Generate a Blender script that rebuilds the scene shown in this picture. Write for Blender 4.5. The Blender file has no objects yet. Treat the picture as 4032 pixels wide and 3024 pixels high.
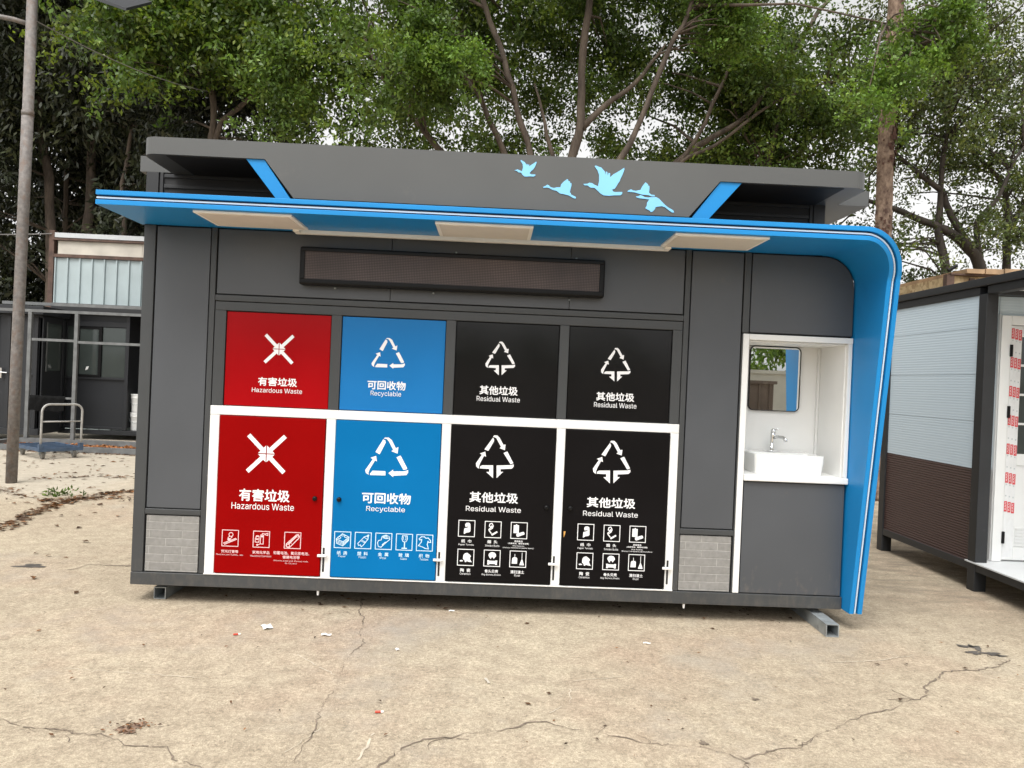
import bpy, math, random
import numpy as np
from mathutils import Vector, Matrix
R = math.radians
rng = random.Random(7)
NR = np.random.default_rng(11)
S = bpy.context.scene
COL = S.collection

# ------------------------------------------------------------------ camera
yaw, pit, rol = R(1.3661), R(-0.279), R(2.4312)
F = Vector((math.sin(yaw)*math.cos(pit), math.cos(yaw)*math.cos(pit), math.sin(pit)))
rt = Vector((math.cos(yaw), -math.sin(yaw), 0)); up = rt.cross(F)
CR = rt*math.cos(rol) + up*math.sin(rol); CU = up*math.cos(rol) - rt*math.sin(rol)
cam = bpy.data.cameras.new('camera'); co = bpy.data.objects.new('camera', cam); COL.objects.link(co)
m = Matrix.Identity(4)
for i in range(3):
    m[i][0], m[i][1], m[i][2] = CR[i], CU[i], -F[i]
m[0][3], m[1][3], m[2][3] = 2.21965, -4.86053, 1.48534
co.matrix_world = m
cam.sensor_width = 36; cam.lens = 36*3028/4032; cam.clip_end = 600; cam.clip_start = .05
S.camera = co

# ------------------------------------------------------------------ light: high overcast
SUN_EL, SUN_AZ = R(60), R(200)          # azimuth clockwise from +y
w = bpy.data.worlds.new('World'); S.world = w; w.use_nodes = True
nt = w.node_tree; nt.nodes.clear()
out = nt.nodes.new('ShaderNodeOutputWorld'); bg = nt.nodes.new('ShaderNodeBackground')
sky = nt.nodes.new('ShaderNodeTexSky'); sky.sky_type = 'NISHITA'; sky.sun_disc = False
sky.sun_elevation = SUN_EL; sky.sun_rotation = SUN_AZ; sky.dust_density = 4.0; sky.air_density = 1.0; sky.ozone_density = .6
hs = nt.nodes.new('ShaderNodeHueSaturation'); hs.inputs['Saturation'].default_value = .0; hs.inputs['Value'].default_value = 1.0
nt.links.new(sky.outputs[0], hs.inputs['Color']); nt.links.new(hs.outputs[0], bg.inputs[0])
bg.inputs[1].default_value = .15; nt.links.new(bg.outputs[0], out.inputs[0])
sl = bpy.data.lights.new('sun', 'SUN'); sl.energy = 1.1; sl.angle = R(35); sl.color = (1, .96, .90)
so = bpy.data.objects.new('sun', sl); COL.objects.link(so)
sd = Vector((math.sin(SUN_AZ)*math.cos(SUN_EL), math.cos(SUN_AZ)*math.cos(SUN_EL), math.sin(SUN_EL)))
so.rotation_euler = sd.to_track_quat('Z', 'Y').to_euler(); so.location = (0, 0, 20)
S.view_settings.view_transform = 'Standard'; S.view_settings.look = 'None'
S.view_settings.exposure = 0.86; S.view_settings.gamma = 1

# ------------------------------------------------------------------ materials
def mat(name, col, rough=.5, metal=0, var=.08, scale=6, bump=0, bscale=80, spec=.5, dirt=None, coat=0, splash=0):
    """procedural paint / plastic / metal: base colour broken up by two noises, faint bump"""
    mt = bpy.data.materials.new(name); mt.use_nodes = True
    t = mt.node_tree; N = t.nodes; L = t.links; p = N['Principled BSDF']
    tc = N.new('ShaderNodeTexCoord')
    n = N.new('ShaderNodeTexNoise'); n.inputs['Scale'].default_value = scale; n.inputs['Detail'].default_value = 5
    L.new(tc.outputs['Object'], n.inputs['Vector'])
    r = N.new('ShaderNodeValToRGB'); r.color_ramp.elements[0].position = .3; r.color_ramp.elements[1].position = .7
    c0 = [max(0, c*(1-var)) for c in col]; c1 = [min(1, c*(1+var)) for c in col]
    r.color_ramp.elements[0].color = (*c0, 1); r.color_ramp.elements[1].color = (*c1, 1)
    L.new(n.outputs[0], r.inputs[0]); src = r.outputs[0]
    if dirt:
        n2 = N.new('ShaderNodeTexNoise'); n2.inputs['Scale'].default_value = dirt[1]; n2.inputs['Detail'].default_value = 8
        n2.inputs['Roughness'].default_value = .7
        L.new(tc.outputs['Object'], n2.inputs['Vector'])
        r2 = N.new('ShaderNodeValToRGB'); r2.color_ramp.elements[0].position = dirt[2]; r2.color_ramp.elements[1].position = dirt[2]+.18
        mx = N.new('ShaderNodeMix'); mx.data_type = 'RGBA'; L.new(n2.outputs[0], r2.inputs[0])
        L.new(r2.outputs[0], mx.inputs[0]); L.new(src, mx.inputs[6]); mx.inputs[7].default_value = (*dirt[0], 1); src = mx.outputs[2]
    if splash:      # dried mud spatter on the lowest part of a panel
        n3 = N.new('ShaderNodeTexNoise'); n3.inputs['Scale'].default_value = 22; n3.inputs['Detail'].default_value = 8; n3.inputs['Roughness'].default_value = .75
        mp3 = N.new('ShaderNodeMapping'); mp3.inputs['Scale'].default_value = (1,1,.45); L.new(tc.outputs['Object'], mp3.inputs[0]); L.new(mp3.outputs[0], n3.inputs['Vector'])
        sz = N.new('ShaderNodeSeparateXYZ'); L.new(tc.outputs['Object'], sz.inputs[0])
        mr = N.new('ShaderNodeMapRange'); mr.inputs['From Min'].default_value = .08; mr.inputs['From Max'].default_value = .50; mr.inputs['To Min'].default_value = .16; mr.inputs['To Max'].default_value = -.10; L.new(sz.outputs[2], mr.inputs[0])
        ad = N.new('ShaderNodeMath'); ad.operation = 'ADD'; L.new(n3.outputs[0], ad.inputs[0]); L.new(mr.outputs[0], ad.inputs[1])
        r3 = N.new('ShaderNodeValToRGB'); r3.color_ramp.elements[0].position = .58; r3.color_ramp.elements[1].position = .82; r3.color_ramp.elements[1].color = (splash,splash,splash,1); L.new(ad.outputs[0], r3.inputs[0])
        m3 = N.new('ShaderNodeMix'); m3.data_type = 'RGBA'; L.new(r3.outputs[0], m3.inputs[0]); L.new(src, m3.inputs[6]); m3.inputs[7].default_value = (.26,.215,.16,1); src = m3.outputs[2]
    L.new(src, p.inputs['Base Color'])
    p.inputs['Roughness'].default_value = rough; p.inputs['Metallic'].default_value = metal
    p.inputs['Specular IOR Level'].default_value = spec
    if coat: p.inputs['Coat Weight'].default_value = coat; p.inputs['Coat Roughness'].default_value = .08
    rr = N.new('ShaderNodeMapRange'); rr.inputs['To Min'].default_value = max(0, rough-.07); rr.inputs['To Max'].default_value = min(1, rough+.09)
    L.new(n.outputs[0], rr.inputs[0]); L.new(rr.outputs[0], p.inputs['Roughness'])
    if bump:
        b = N.new('ShaderNodeTexNoise'); b.inputs['Scale'].default_value = bscale; b.inputs['Detail'].default_value = 3
        bp = N.new('ShaderNodeBump'); bp.inputs['Strength'].default_value = bump; bp.inputs['Distance'].default_value = .01
        L.new(tc.outputs['Object'], b.inputs['Vector']); L.new(b.outputs[0], bp.inputs['Height']); L.new(bp.outputs[0], p.inputs['Normal'])
    return mt

M = {}
M['grey'] = mat('grey_sheet', (.070,.075,.083), .4, var=.08, scale=1.6, bump=.12, bscale=2.2, dirt=((.10,.099,.094), 4, .63), splash=.3)
M['frame'] = mat('grey_frame', (.047,.050,.052), .42, var=.08, scale=3, bump=.03, bscale=20, dirt=((.10,.092,.078), 6, .70), splash=.16)
M['roofgrey'] = mat('roof_grey', (.083,.085,.083), .4, var=.09, scale=1.2, bump=.14, bscale=2.0, dirt=((.115,.113,.105), 3, .64))
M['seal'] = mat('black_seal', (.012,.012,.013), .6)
M['blue'] = mat('canopy_blue', (.010,.225,.55), .36, spec=.3, var=.05, scale=2, bump=.03, bscale=6)
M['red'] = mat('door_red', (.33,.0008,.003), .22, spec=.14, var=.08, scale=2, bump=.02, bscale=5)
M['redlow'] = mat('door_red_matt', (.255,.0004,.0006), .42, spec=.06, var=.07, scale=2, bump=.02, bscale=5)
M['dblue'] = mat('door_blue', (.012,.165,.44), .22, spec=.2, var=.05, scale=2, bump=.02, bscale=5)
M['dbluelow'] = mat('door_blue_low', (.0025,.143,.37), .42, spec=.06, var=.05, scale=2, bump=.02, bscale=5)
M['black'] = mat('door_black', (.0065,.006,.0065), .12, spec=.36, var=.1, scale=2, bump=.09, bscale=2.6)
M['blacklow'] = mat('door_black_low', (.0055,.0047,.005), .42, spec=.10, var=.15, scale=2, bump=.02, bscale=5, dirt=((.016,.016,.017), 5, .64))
M['white'] = mat('white_paint', (.78,.78,.76), .4, var=.03, scale=4, bump=.02, bscale=30, dirt=((.62,.61,.57), 9, .62), splash=.28)
M['whitein'] = mat('white_panel', (.82,.82,.80), .45, var=.02, scale=3)
M['mark'] = mat('white_print', (.82,.82,.83), .45, var=.02)
M['markred'] = mat('pinkish_print', (.80,.55,.56), .45, var=.03)
M['markblue'] = mat('pale_blue_print', (.62,.80,.90), .45, var=.03)
M['bird'] = mat('pale_blue_vinyl', (.22,.55,.84), .4, var=.02)
M['strip'] = mat('light_strip', (.62,.74,.86), .35, var=.02)
M['navy'] = mat('navy_groove', (.004,.016,.05), .5)
M['lampcream'] = mat('cream_diffuser', (.70,.65,.575), .55, var=.03, scale=14)
M['lampframe'] = mat('cream_frame', (.90,.87,.81), .45, var=.03, scale=10)
M['ceramic'] = mat('ceramic', (.80,.80,.78), .12, var=.01, coat=.5)
M['chrome'] = mat('chrome', (.80,.81,.82), .12, metal=1, var=.03)
M['plasticblack'] = mat('black_plastic', (.006,.006,.0065), .38, spec=.2, var=.1)
M['galv'] = mat('galvanised', (.36,.39,.40), .5, metal=.55, var=.22, scale=14, dirt=((.20,.21,.21), 22, .58))
M['pole'] = mat('pole_metal', (.165,.150,.140), .7, metal=.1, var=.3, scale=26, bump=.15, bscale=120, dirt=((.15,.105,.08), 9, .5))
M['dgrey'] = mat('dark_grey_cabin', (.013,.0145,.0175), .5, var=.1, scale=2, dirt=((.035,.035,.036), 5, .62))
M['dgrey2'] = mat('charcoal_trim', (.018,.019,.021), .5, var=.15, scale=4, dirt=((.045,.045,.045), 8, .62))
M['glassdark'] = mat('dark_glass', (.045,.055,.052), .06, var=.15, scale=1.4, spec=.8)
M['steel'] = mat('pale_steel', (.15,.155,.155), .55, metal=.2, var=.2, scale=9, dirt=((.20,.15,.12), 7, .66))
M['palesteel'] = mat('pale_tube', (.36,.35,.33), .5, metal=.2, var=.15, scale=12, dirt=((.25,.22,.19), 9, .6))
M['rust'] = mat('rusty_post', (.10,.06,.045), .75, var=.35, scale=9)
M['cream'] = mat('cream_board', (.56,.52,.45), .6, var=.12, scale=3, dirt=((.40,.33,.25), 4, .62))
M['tarp'] = mat('black_tarpaulin', (.006,.006,.006), .8, spec=.08, var=.3, scale=8, bump=.5, bscale=18)
M['trolleyblue'] = mat('trolley_blue', (.045,.075,.125), .5, var=.25, scale=12, dirt=((.16,.16,.16), 14, .58))
M['rubber'] = mat('grey_rubber', (.16,.15,.13), .8, var=.25, scale=20)
M['wood'] = mat('brown_timber', (.25,.13,.075), .7, var=.25, scale=8)
M['concrete'] = mat('concrete_wall', (.42,.42,.38), .85, var=.14, scale=1.3, bump=.3, bscale=14, dirt=((.27,.27,.24), 1.6, .58))
M['paper'] = mat('paper', (.80,.80,.78), .7, var=.03)
M['redplastic'] = mat('red_plastic', (.55,.06,.03), .5)
M['crack'] = mat('crack_dark', (.185,.145,.108), .9, var=.4, scale=30)
M['stain'] = mat('oil_stain', (.09,.08,.07), .6, var=.4, scale=10)
M['decking'] = mat('pale_floor', (.60,.62,.63), .5, var=.05, scale=6, dirt=((.48,.47,.44), 6, .64))
M['pvc'] = mat('pvc_frame', (.76,.77,.76), .35, var=.02)
M['tapered'] = mat('tape_red', (.62,.05,.06), .45, var=.06, scale=20)
M['tapegrey'] = mat('tape_print', (.48,.52,.53), .5, var=.1, scale=30)
M['mirror'] = mat('mirror_glass', (.90,.92,.91), .0, metal=1, var=.0)
M['mirror'].node_tree.nodes['Principled BSDF'].inputs['Roughness'].default_value = .01
for l in list(M['mirror'].node_tree.links):
    if l.to_socket.name == 'Roughness': M['mirror'].node_tree.links.remove(l)

def N_(t, kind): return t.nodes.new(kind)
def led_mat():
    mt = bpy.data.materials.new('led_matrix'); mt.use_nodes = True; t = mt.node_tree; L = t.links; p = t.nodes['Principled BSDF']
    tc = N_(t, 'ShaderNodeTexCoord'); sx = N_(t, 'ShaderNodeSeparateXYZ'); L.new(tc.outputs['Object'], sx.inputs[0])
    def saw(o, f, lo):
        a = N_(t, 'ShaderNodeMath'); a.operation = 'MULTIPLY'; a.inputs[1].default_value = f; L.new(o, a.inputs[0])
        b = N_(t, 'ShaderNodeMath'); b.operation = 'FRACT'; L.new(a.outputs[0], b.inputs[0])
        c = N_(t, 'ShaderNodeMath'); c.operation = 'GREATER_THAN'; c.inputs[1].default_value = lo; L.new(b.outputs[0], c.inputs[0]); return c.outputs[0]
    a = saw(sx.outputs[0], 100, .35); b = saw(sx.outputs[2], 100, .45)
    mu = N_(t, 'ShaderNodeMath'); mu.operation = 'MULTIPLY'; L.new(a, mu.inputs[0]); L.new(b, mu.inputs[1])
    n = N_(t, 'ShaderNodeTexNoise'); n.inputs['Scale'].default_value = 5; L.new(tc.outputs['Object'], n.inputs['Vector'])
    m2 = N_(t, 'ShaderNodeMath'); m2.operation = 'MULTIPLY'; L.new(mu.outputs[0], m2.inputs[0]); L.new(n.outputs[0], m2.inputs[1])
    mx = N_(t, 'ShaderNodeMix'); mx.data_type = 'RGBA'; L.new(m2.outputs[0], mx.inputs[0])
    mx.inputs[6].default_value = (.030,.022,.022,1); mx.inputs[7].default_value = (.20,.145,.13,1)
    L.new(mx.outputs[2], p.inputs['Base Color']); p.inputs['Roughness'].default_value = .55
    return mt
M['led'] = led_mat()
def brick_mat(name, c1, c2, mort, sc, wdt, hgt, ms=.012, axis='XZ'):
    mt = bpy.data.materials.new(name); mt.use_nodes = True; t = mt.node_tree; L = t.links; p = t.nodes['Principled BSDF']
    tc = N_(t, 'ShaderNodeTexCoord'); sx = N_(t, 'ShaderNodeSeparateXYZ'); cx = N_(t, 'ShaderNodeCombineXYZ'); L.new(tc.outputs['Object'], sx.inputs[0])
    L.new(sx.outputs[0 if axis[0] == 'X' else 1], cx.inputs[0]); L.new(sx.outputs[2], cx.inputs[1])
    b = N_(t, 'ShaderNodeTexBrick'); b.inputs['Scale'].default_value = sc; b.inputs['Brick Width'].default_value = wdt; b.inputs['Row Height'].default_value = hgt
    b.inputs['Mortar Size'].default_value = ms; b.inputs['Color1'].default_value = (*c1,1); b.inputs['Color2'].default_value = (*c2,1); b.inputs['Mortar'].default_value = (*mort,1)
    b.inputs['Mortar Smooth'].default_value = .3
    L.new(cx.outputs[0], b.inputs['Vector'])
    n = N_(t, 'ShaderNodeTexNoise'); n.inputs['Scale'].default_value = 40; L.new(tc.outputs['Object'], n.inputs['Vector'])
    mx = N_(t, 'ShaderNodeMix'); mx.data_type = 'RGBA'; mx.blend_type = 'OVERLAY'; mx.inputs[0].default_value = .25
    L.new(b.outputs[0], mx.inputs[6]); L.new(n.outputs[0], mx.inputs[7]); L.new(mx.outputs[2], p.inputs['Base Color'])
    iv = N_(t, 'ShaderNodeMath'); iv.operation = 'SUBTRACT'; iv.inputs[0].default_value = 1; L.new(b.outputs['Fac'], iv.inputs[1])
    bp = N_(t, 'ShaderNodeBump'); bp.inputs['Strength'].default_value = .7; bp.inputs['Distance'].default_value = .006; L.new(iv.outputs[0], bp.inputs['Height']); L.new(bp.outputs[0], p.inputs['Normal'])
    p.inputs['Roughness'].default_value = .6
    return mt
M['brick'] = brick_mat('pale_brick_panel', (.225,.218,.205), (.25,.243,.23), (.33,.32,.30), 1, .205, .0505, .0035)

def ribbed_mat(name, col, lines, line_col, period, depth=.004, joint=None):
    """horizontal ribbed cladding along object Z; `joint`: heights of panel joints"""
    mt = bpy.data.materials.new(name); mt.use_nodes = True; t = mt.node_tree; L = t.links; p = t.nodes['Principled BSDF']
    tc = N_(t, 'ShaderNodeTexCoord'); sx = N_(t, 'ShaderNodeSeparateXYZ'); L.new(tc.outputs['Object'], sx.inputs[0])
    a = N_(t, 'ShaderNodeMath'); a.operation = 'MULTIPLY'; a.inputs[1].default_value = 2*math.pi/period; L.new(sx.outputs[2], a.inputs[0])
    s = N_(t, 'ShaderNodeMath'); s.operation = 'SINE'; L.new(a.outputs[0], s.inputs[0])
    mp = N_(t, 'ShaderNodeMapping'); mp.inputs['Scale'].default_value = (1,1,9); L.new(tc.outputs['Object'], mp.inputs[0])
    n = N_(t, 'ShaderNodeTexNoise'); n.inputs['Scale'].default_value = 7; n.inputs['Detail'].default_value = 6; L.new(mp.outputs[0], n.inputs['Vector'])
    ad = N_(t, 'ShaderNodeMath'); ad.operation = 'MULTIPLY_ADD'; L.new(n.outputs[0], ad.inputs[0]); ad.inputs[1].default_value = lines; L.new(s.outputs[0], ad.inputs[2])
    rp = N_(t, 'ShaderNodeMapRange'); rp.inputs['From Min'].default_value = -1; rp.inputs['From Max'].default_value = 1+lines
    L.new(ad.outputs[0], rp.inputs[0])
    mx = N_(t, 'ShaderNodeMix'); mx.data_type = 'RGBA'; L.new(rp.outputs[0], mx.inputs[0]); mx.inputs[6].default_value = (*line_col,1); mx.inputs[7].default_value = (*col,1)
    L.new(mx.outputs[2], p.inputs['Base Color'])
    bp = N_(t, 'ShaderNodeBump'); bp.inputs['Strength'].default_value = .6; bp.inputs['Distance'].default_value = depth; L.new(s.outputs[0], bp.inputs['Height']); L.new(bp.outputs[0], p.inputs['Normal'])
    p.inputs['Roughness'].default_value = .5
    return mt
M['siding'] = ribbed_mat('pale_blue_siding', (.60,.70,.77), .8, (.53,.64,.72), .022, .0006)
M['wainscot'] = ribbed_mat('brown_ribbed_cladding', (.085,.044,.037), 1.2, (.034,.018,.016), .021, .006)

def bark_mat(name, c0, c1, sc=7, stretch=.25, bump=.6):
    mt = bpy.data.materials.new(name); mt.use_nodes = True; t = mt.node_tree; L = t.links; p = t.nodes['Principled BSDF']
    tc = N_(t, 'ShaderNodeTexCoord'); mp = N_(t, 'ShaderNodeMapping'); mp.inputs['Scale'].default_value = (1,1,stretch); L.new(tc.outputs['Object'], mp.inputs[0])
    n = N_(t, 'ShaderNodeTexNoise'); n.inputs['Scale'].default_value = sc; n.inputs['Detail'].default_value = 8; n.inputs['Roughness'].default_value = .7; L.new(mp.outputs[0], n.inputs['Vector'])
    r = N_(t, 'ShaderNodeValToRGB'); r.color_ramp.elements[0].position = .35; r.color_ramp.elements[1].position = .68
    r.color_ramp.elements[0].color = (*c0,1); r.color_ramp.elements[1].color = (*c1,1); L.new(n.outputs[0], r.inputs[0]); L.new(r.outputs[0], p.inputs['Base Color'])
    bp = N_(t, 'ShaderNodeBump'); bp.inputs['Strength'].default_value = bump; bp.inputs['Distance'].default_value = .02; L.new(n.outputs[0], bp.inputs['Height']); L.new(bp.outputs[0], p.inputs['Normal'])
    p.inputs['Roughness'].default_value = .85
    return mt
M['bark'] = bark_mat('grey_brown_bark', (.045,.032,.024), (.15,.115,.085))
M['barkdark'] = bark_mat('dark_bark', (.022,.017,.014), (.07,.055,.042))
M['palmbark'] = bark_mat('peeling_red_brown_bark', (.05,.02,.014), (.40,.29,.21), 11, .55, 1.0)

M['barkscale'] = bark_mat('red_brown_bark_scale', (.035,.014,.009), (.14,.065,.042), 9, .8, .5)

def leaf_mat(name, c, trans=.35, rough=.45):
    mt = bpy.data.materials.new(name); mt.use_nodes = True; t = mt.node_tree; L = t.links; p = t.nodes['Principled BSDF']; o = t.nodes['Material Output']
    at = N_(t, 'ShaderNodeAttribute'); at.attribute_name = 'tint'
    mx = N_(t, 'ShaderNodeMix'); mx.data_type = 'RGBA'; mx.blend_type = 'MULTIPLY'; mx.inputs[0].default_value = 1
    mx.inputs[6].default_value = (*c,1); L.new(at.outputs['Color'], mx.inputs[7]); L.new(mx.outputs[2], p.inputs['Base Color'])
    p.inputs['Roughness'].default_value = rough; p.inputs['Specular IOR Level'].default_value = .35
    tr = N_(t, 'ShaderNodeBsdfTranslucent'); g = N_(t, 'ShaderNodeMix'); g.data_type = 'RGBA'; g.blend_type = 'MULTIPLY'; g.inputs[0].default_value = 1
    L.new(mx.outputs[2], g.inputs[6]); g.inputs[7].default_value = (1.3,1.35,.6,1); L.new(g.outputs[2], tr.inputs[0])
    ms = N_(t, 'ShaderNodeMixShader'); ms.inputs[0].default_value = trans; L.new(p.outputs[0], ms.inputs[1]); L.new(tr.outputs[0], ms.inputs[2]); L.new(ms.outputs[0], o.inputs[0])
    return mt
M['leaf'] = leaf_mat('ficus_leaf', (.080,.132,.030), .34)
M['leafbright'] = leaf_mat('young_ficus_leaf', (.10,.175,.034), .3)
M['leafgrey'] = leaf_mat('dull_green_leaf', (.075,.105,.036), .34)
M['leafdark'] = leaf_mat('mango_leaf', (.024,.031,.013), .08, .45)
M['litterleaf'] = leaf_mat('dry_leaf', (.17,.10,.055), .1, .8)

def ground_mat():
    mt = bpy.data.materials.new('worn_concrete'); mt.use_nodes = True; t = mt.node_tree; L = t.links; p = t.nodes['Principled BSDF']
    tc = N_(t, 'ShaderNodeTexCoord')
    def noise(sc, det=6, ro=.6, st=None):
        n = N_(t, 'ShaderNodeTexNoise'); n.inputs['Scale'].default_value = sc; n.inputs['Detail'].default_value = det; n.inputs['Roughness'].default_value = ro
        if st:
            mp = N_(t, 'ShaderNodeMapping'); mp.inputs['Scale'].default_value = st; mp.inputs['Rotation'].default_value = (0,0,R(8)); L.new(tc.outputs['Object'], mp.inputs[0]); L.new(mp.outputs[0], n.inputs['Vector'])
        else: L.new(tc.outputs['Object'], n.inputs['Vector'])
        return n.outputs[0]
    def ramp(o, p0, p1, a, b):
        r = N_(t, 'ShaderNodeValToRGB'); r.color_ramp.elements[0].position = p0; r.color_ramp.elements[1].position = p1
        r.color_ramp.elements[0].color = (*a,1); r.color_ramp.elements[1].color = (*b,1); L.new(o, r.inputs[0]); return r.outputs[0]
    def mix(f, a, b, mode='MIX'):
        x = N_(t, 'ShaderNodeMix'); x.data_type = 'RGBA'; x.blend_type = mode
        if isinstance(f, float): x.inputs[0].default_value = f
        else: L.new(f, x.inputs[0])
        for s_, v in ((6, a), (7, b)):
            if isinstance(v, tuple): x.inputs[s_].default_value = (*v,1)
            else: L.new(v, x.inputs[s_])
        return x.outputs[2]
    base = ramp(noise(.55, 5), .32, .7, (.405,.338,.255), (.50,.432,.328))
    pinkish = ramp(noise(.9, 4), .5, .68, (0,0,0), (1,1,1))
    c = mix(pinkish, base, (.45,.36,.272)); 
    sc_ = ramp(noise(9, 9, .72), .36, .64, (.74,.72,.70), (1.14,1.14,1.13)); c = mix(.8, c, sc_, 'MULTIPLY')
    fine = ramp(noise(48, 6, .8), .33, .67, (.50,.485,.47), (1.36,1.36,1.35)); c = mix(.85, c, fine, 'MULTIPLY')
    vf = ramp(noise(150, 4, .8), .34, .66, (.60,.585,.57), (1.30,1.30,1.29)); c = mix(.85, c, vf, 'MULTIPLY')
    streak = ramp(noise(5.5, 7, .65, (.5,2.4,1)), .56, .72, (0,0,0), (.75,.75,.75)); c = mix(streak, c, (.38,.315,.23))
    grey = ramp(noise(.8, 9, .72), .54, .74, (0,0,0), (.7,.7,.7)); c = mix(grey, c, (.34,.31,.265))
    pale = ramp(noise(2.6, 9, .75), .62, .74, (0,0,0), (.7,.7,.7)); c = mix(pale, c, (.56,.49,.37))
    st2 = ramp(noise(11, 8, .75, (.45,2.6,1)), .60, .70, (0,0,0), (.7,.7,.7)); c = mix(st2, c, (.25,.205,.15))
    spots = ramp(noise(34, 2, .5), .685, .74, (0,0,0), (.65,.65,.65)); c = mix(spots, c, (.15,.115,.085))
    # darker concrete towards the neighbouring cabin and a paler old slab at the far left
    sx = N_(t, 'ShaderNodeSeparateXYZ'); L.new(tc.outputs['Object'], sx.inputs[0])
    a = N_(t, 'ShaderNodeMapRange'); a.inputs['From Min'].default_value = -1.9; a.inputs['From Max'].default_value = -2.6; L.new(sx.outputs[0], a.inputs[0])
    b = N_(t, 'ShaderNodeMapRange'); b.inputs['From Min'].default_value = 3.2; b.inputs['From Max'].default_value = 4.0; L.new(sx.outputs[1], b.inputs[0])
    ab = N_(t, 'ShaderNodeMath'); ab.operation = 'MULTIPLY'; L.new(a.outputs[0], ab.inputs[0]); L.new(b.outputs[0], ab.inputs[1])
    ab2 = N_(t, 'ShaderNodeMath'); ab2.operation = 'MULTIPLY'; ab2.inputs[1].default_value = .6; L.new(ab.outputs[0], ab2.inputs[0])
    c = mix(ab2.outputs[0], c, mix(.5, (.47,.43,.36), sc_, 'MULTIPLY'))
    d1 = N_(t, 'ShaderNodeMapRange'); d1.inputs['From Min'].default_value = 4.4; d1.inputs['From Max'].default_value = 5.6; L.new(sx.outputs[0], d1.inputs[0])
    d2 = N_(t, 'ShaderNodeMapRange'); d2.inputs['From Min'].default_value = -.3; d2.inputs['From Max'].default_value = 1.0; L.new(sx.outputs[1], d2.inputs[0])
    dm = N_(t, 'ShaderNodeMath'); dm.operation = 'MULTIPLY'; L.new(d1.outputs[0], dm.inputs[0]); L.new(d2.outputs[0], dm.inputs[1])
    dn = ramp(noise(3.2, 9, .75, (.6,1.8,1)), .42, .62, (0,0,0), (.9,.9,.9))
    dq = N_(t, 'ShaderNodeMath'); dq.operation = 'MULTIPLY'; L.new(dm.outputs[0], dq.inputs[0]); L.new(dn, dq.inputs[1])
    c = mix(dq.outputs[0], c, (.20,.165,.125))
    L.new(c, p.inputs['Base Color']); p.inputs['Roughness'].default_value = .85; p.inputs['Specular IOR Level'].default_value = .25
    hb = N_(t, 'ShaderNodeMath'); hb.operation = 'ADD'; L.new(noise(22, 8, .7), hb.inputs[0]); L.new(noise(120, 4, .7), hb.inputs[1])
    bp = N_(t, 'ShaderNodeBump'); bp.inputs['Strength'].default_value = .6; bp.inputs['Distance'].default_value = .008; L.new(hb.outputs[0], bp.inputs['Height']); L.new(bp.outputs[0], p.inputs['Normal'])
    return mt
M['ground'] = ground_mat()

def osb_mat():
    mt = bpy.data.materials.new('strand_board'); mt.use_nodes = True; t = mt.node_tree; L = t.links; p = t.nodes['Principled BSDF']
    tc = N_(t, 'ShaderNodeTexCoord'); v = N_(t, 'ShaderNodeTexVoronoi'); v.inputs['Scale'].default_value = 16; L.new(tc.outputs['Object'], v.inputs['Vector'])
    sp = N_(t, 'ShaderNodeSeparateColor'); L.new(v.outputs['Color'], sp.inputs[0])
    r = N_(t, 'ShaderNodeValToRGB'); r.color_ramp.elements[0].color = (.33,.22,.11,1); r.color_ramp.elements[1].color = (.62,.48,.28,1); L.new(sp.outputs[0], r.inputs[0])
    L.new(r.outputs[0], p.inputs['Base Color']); p.inputs['Roughness'].default_value = .7
    return mt
M['osb'] = osb_mat()
M['plank'] = mat('planked_top', (.36,.24,.14), .75, var=.3, scale=5)

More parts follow.
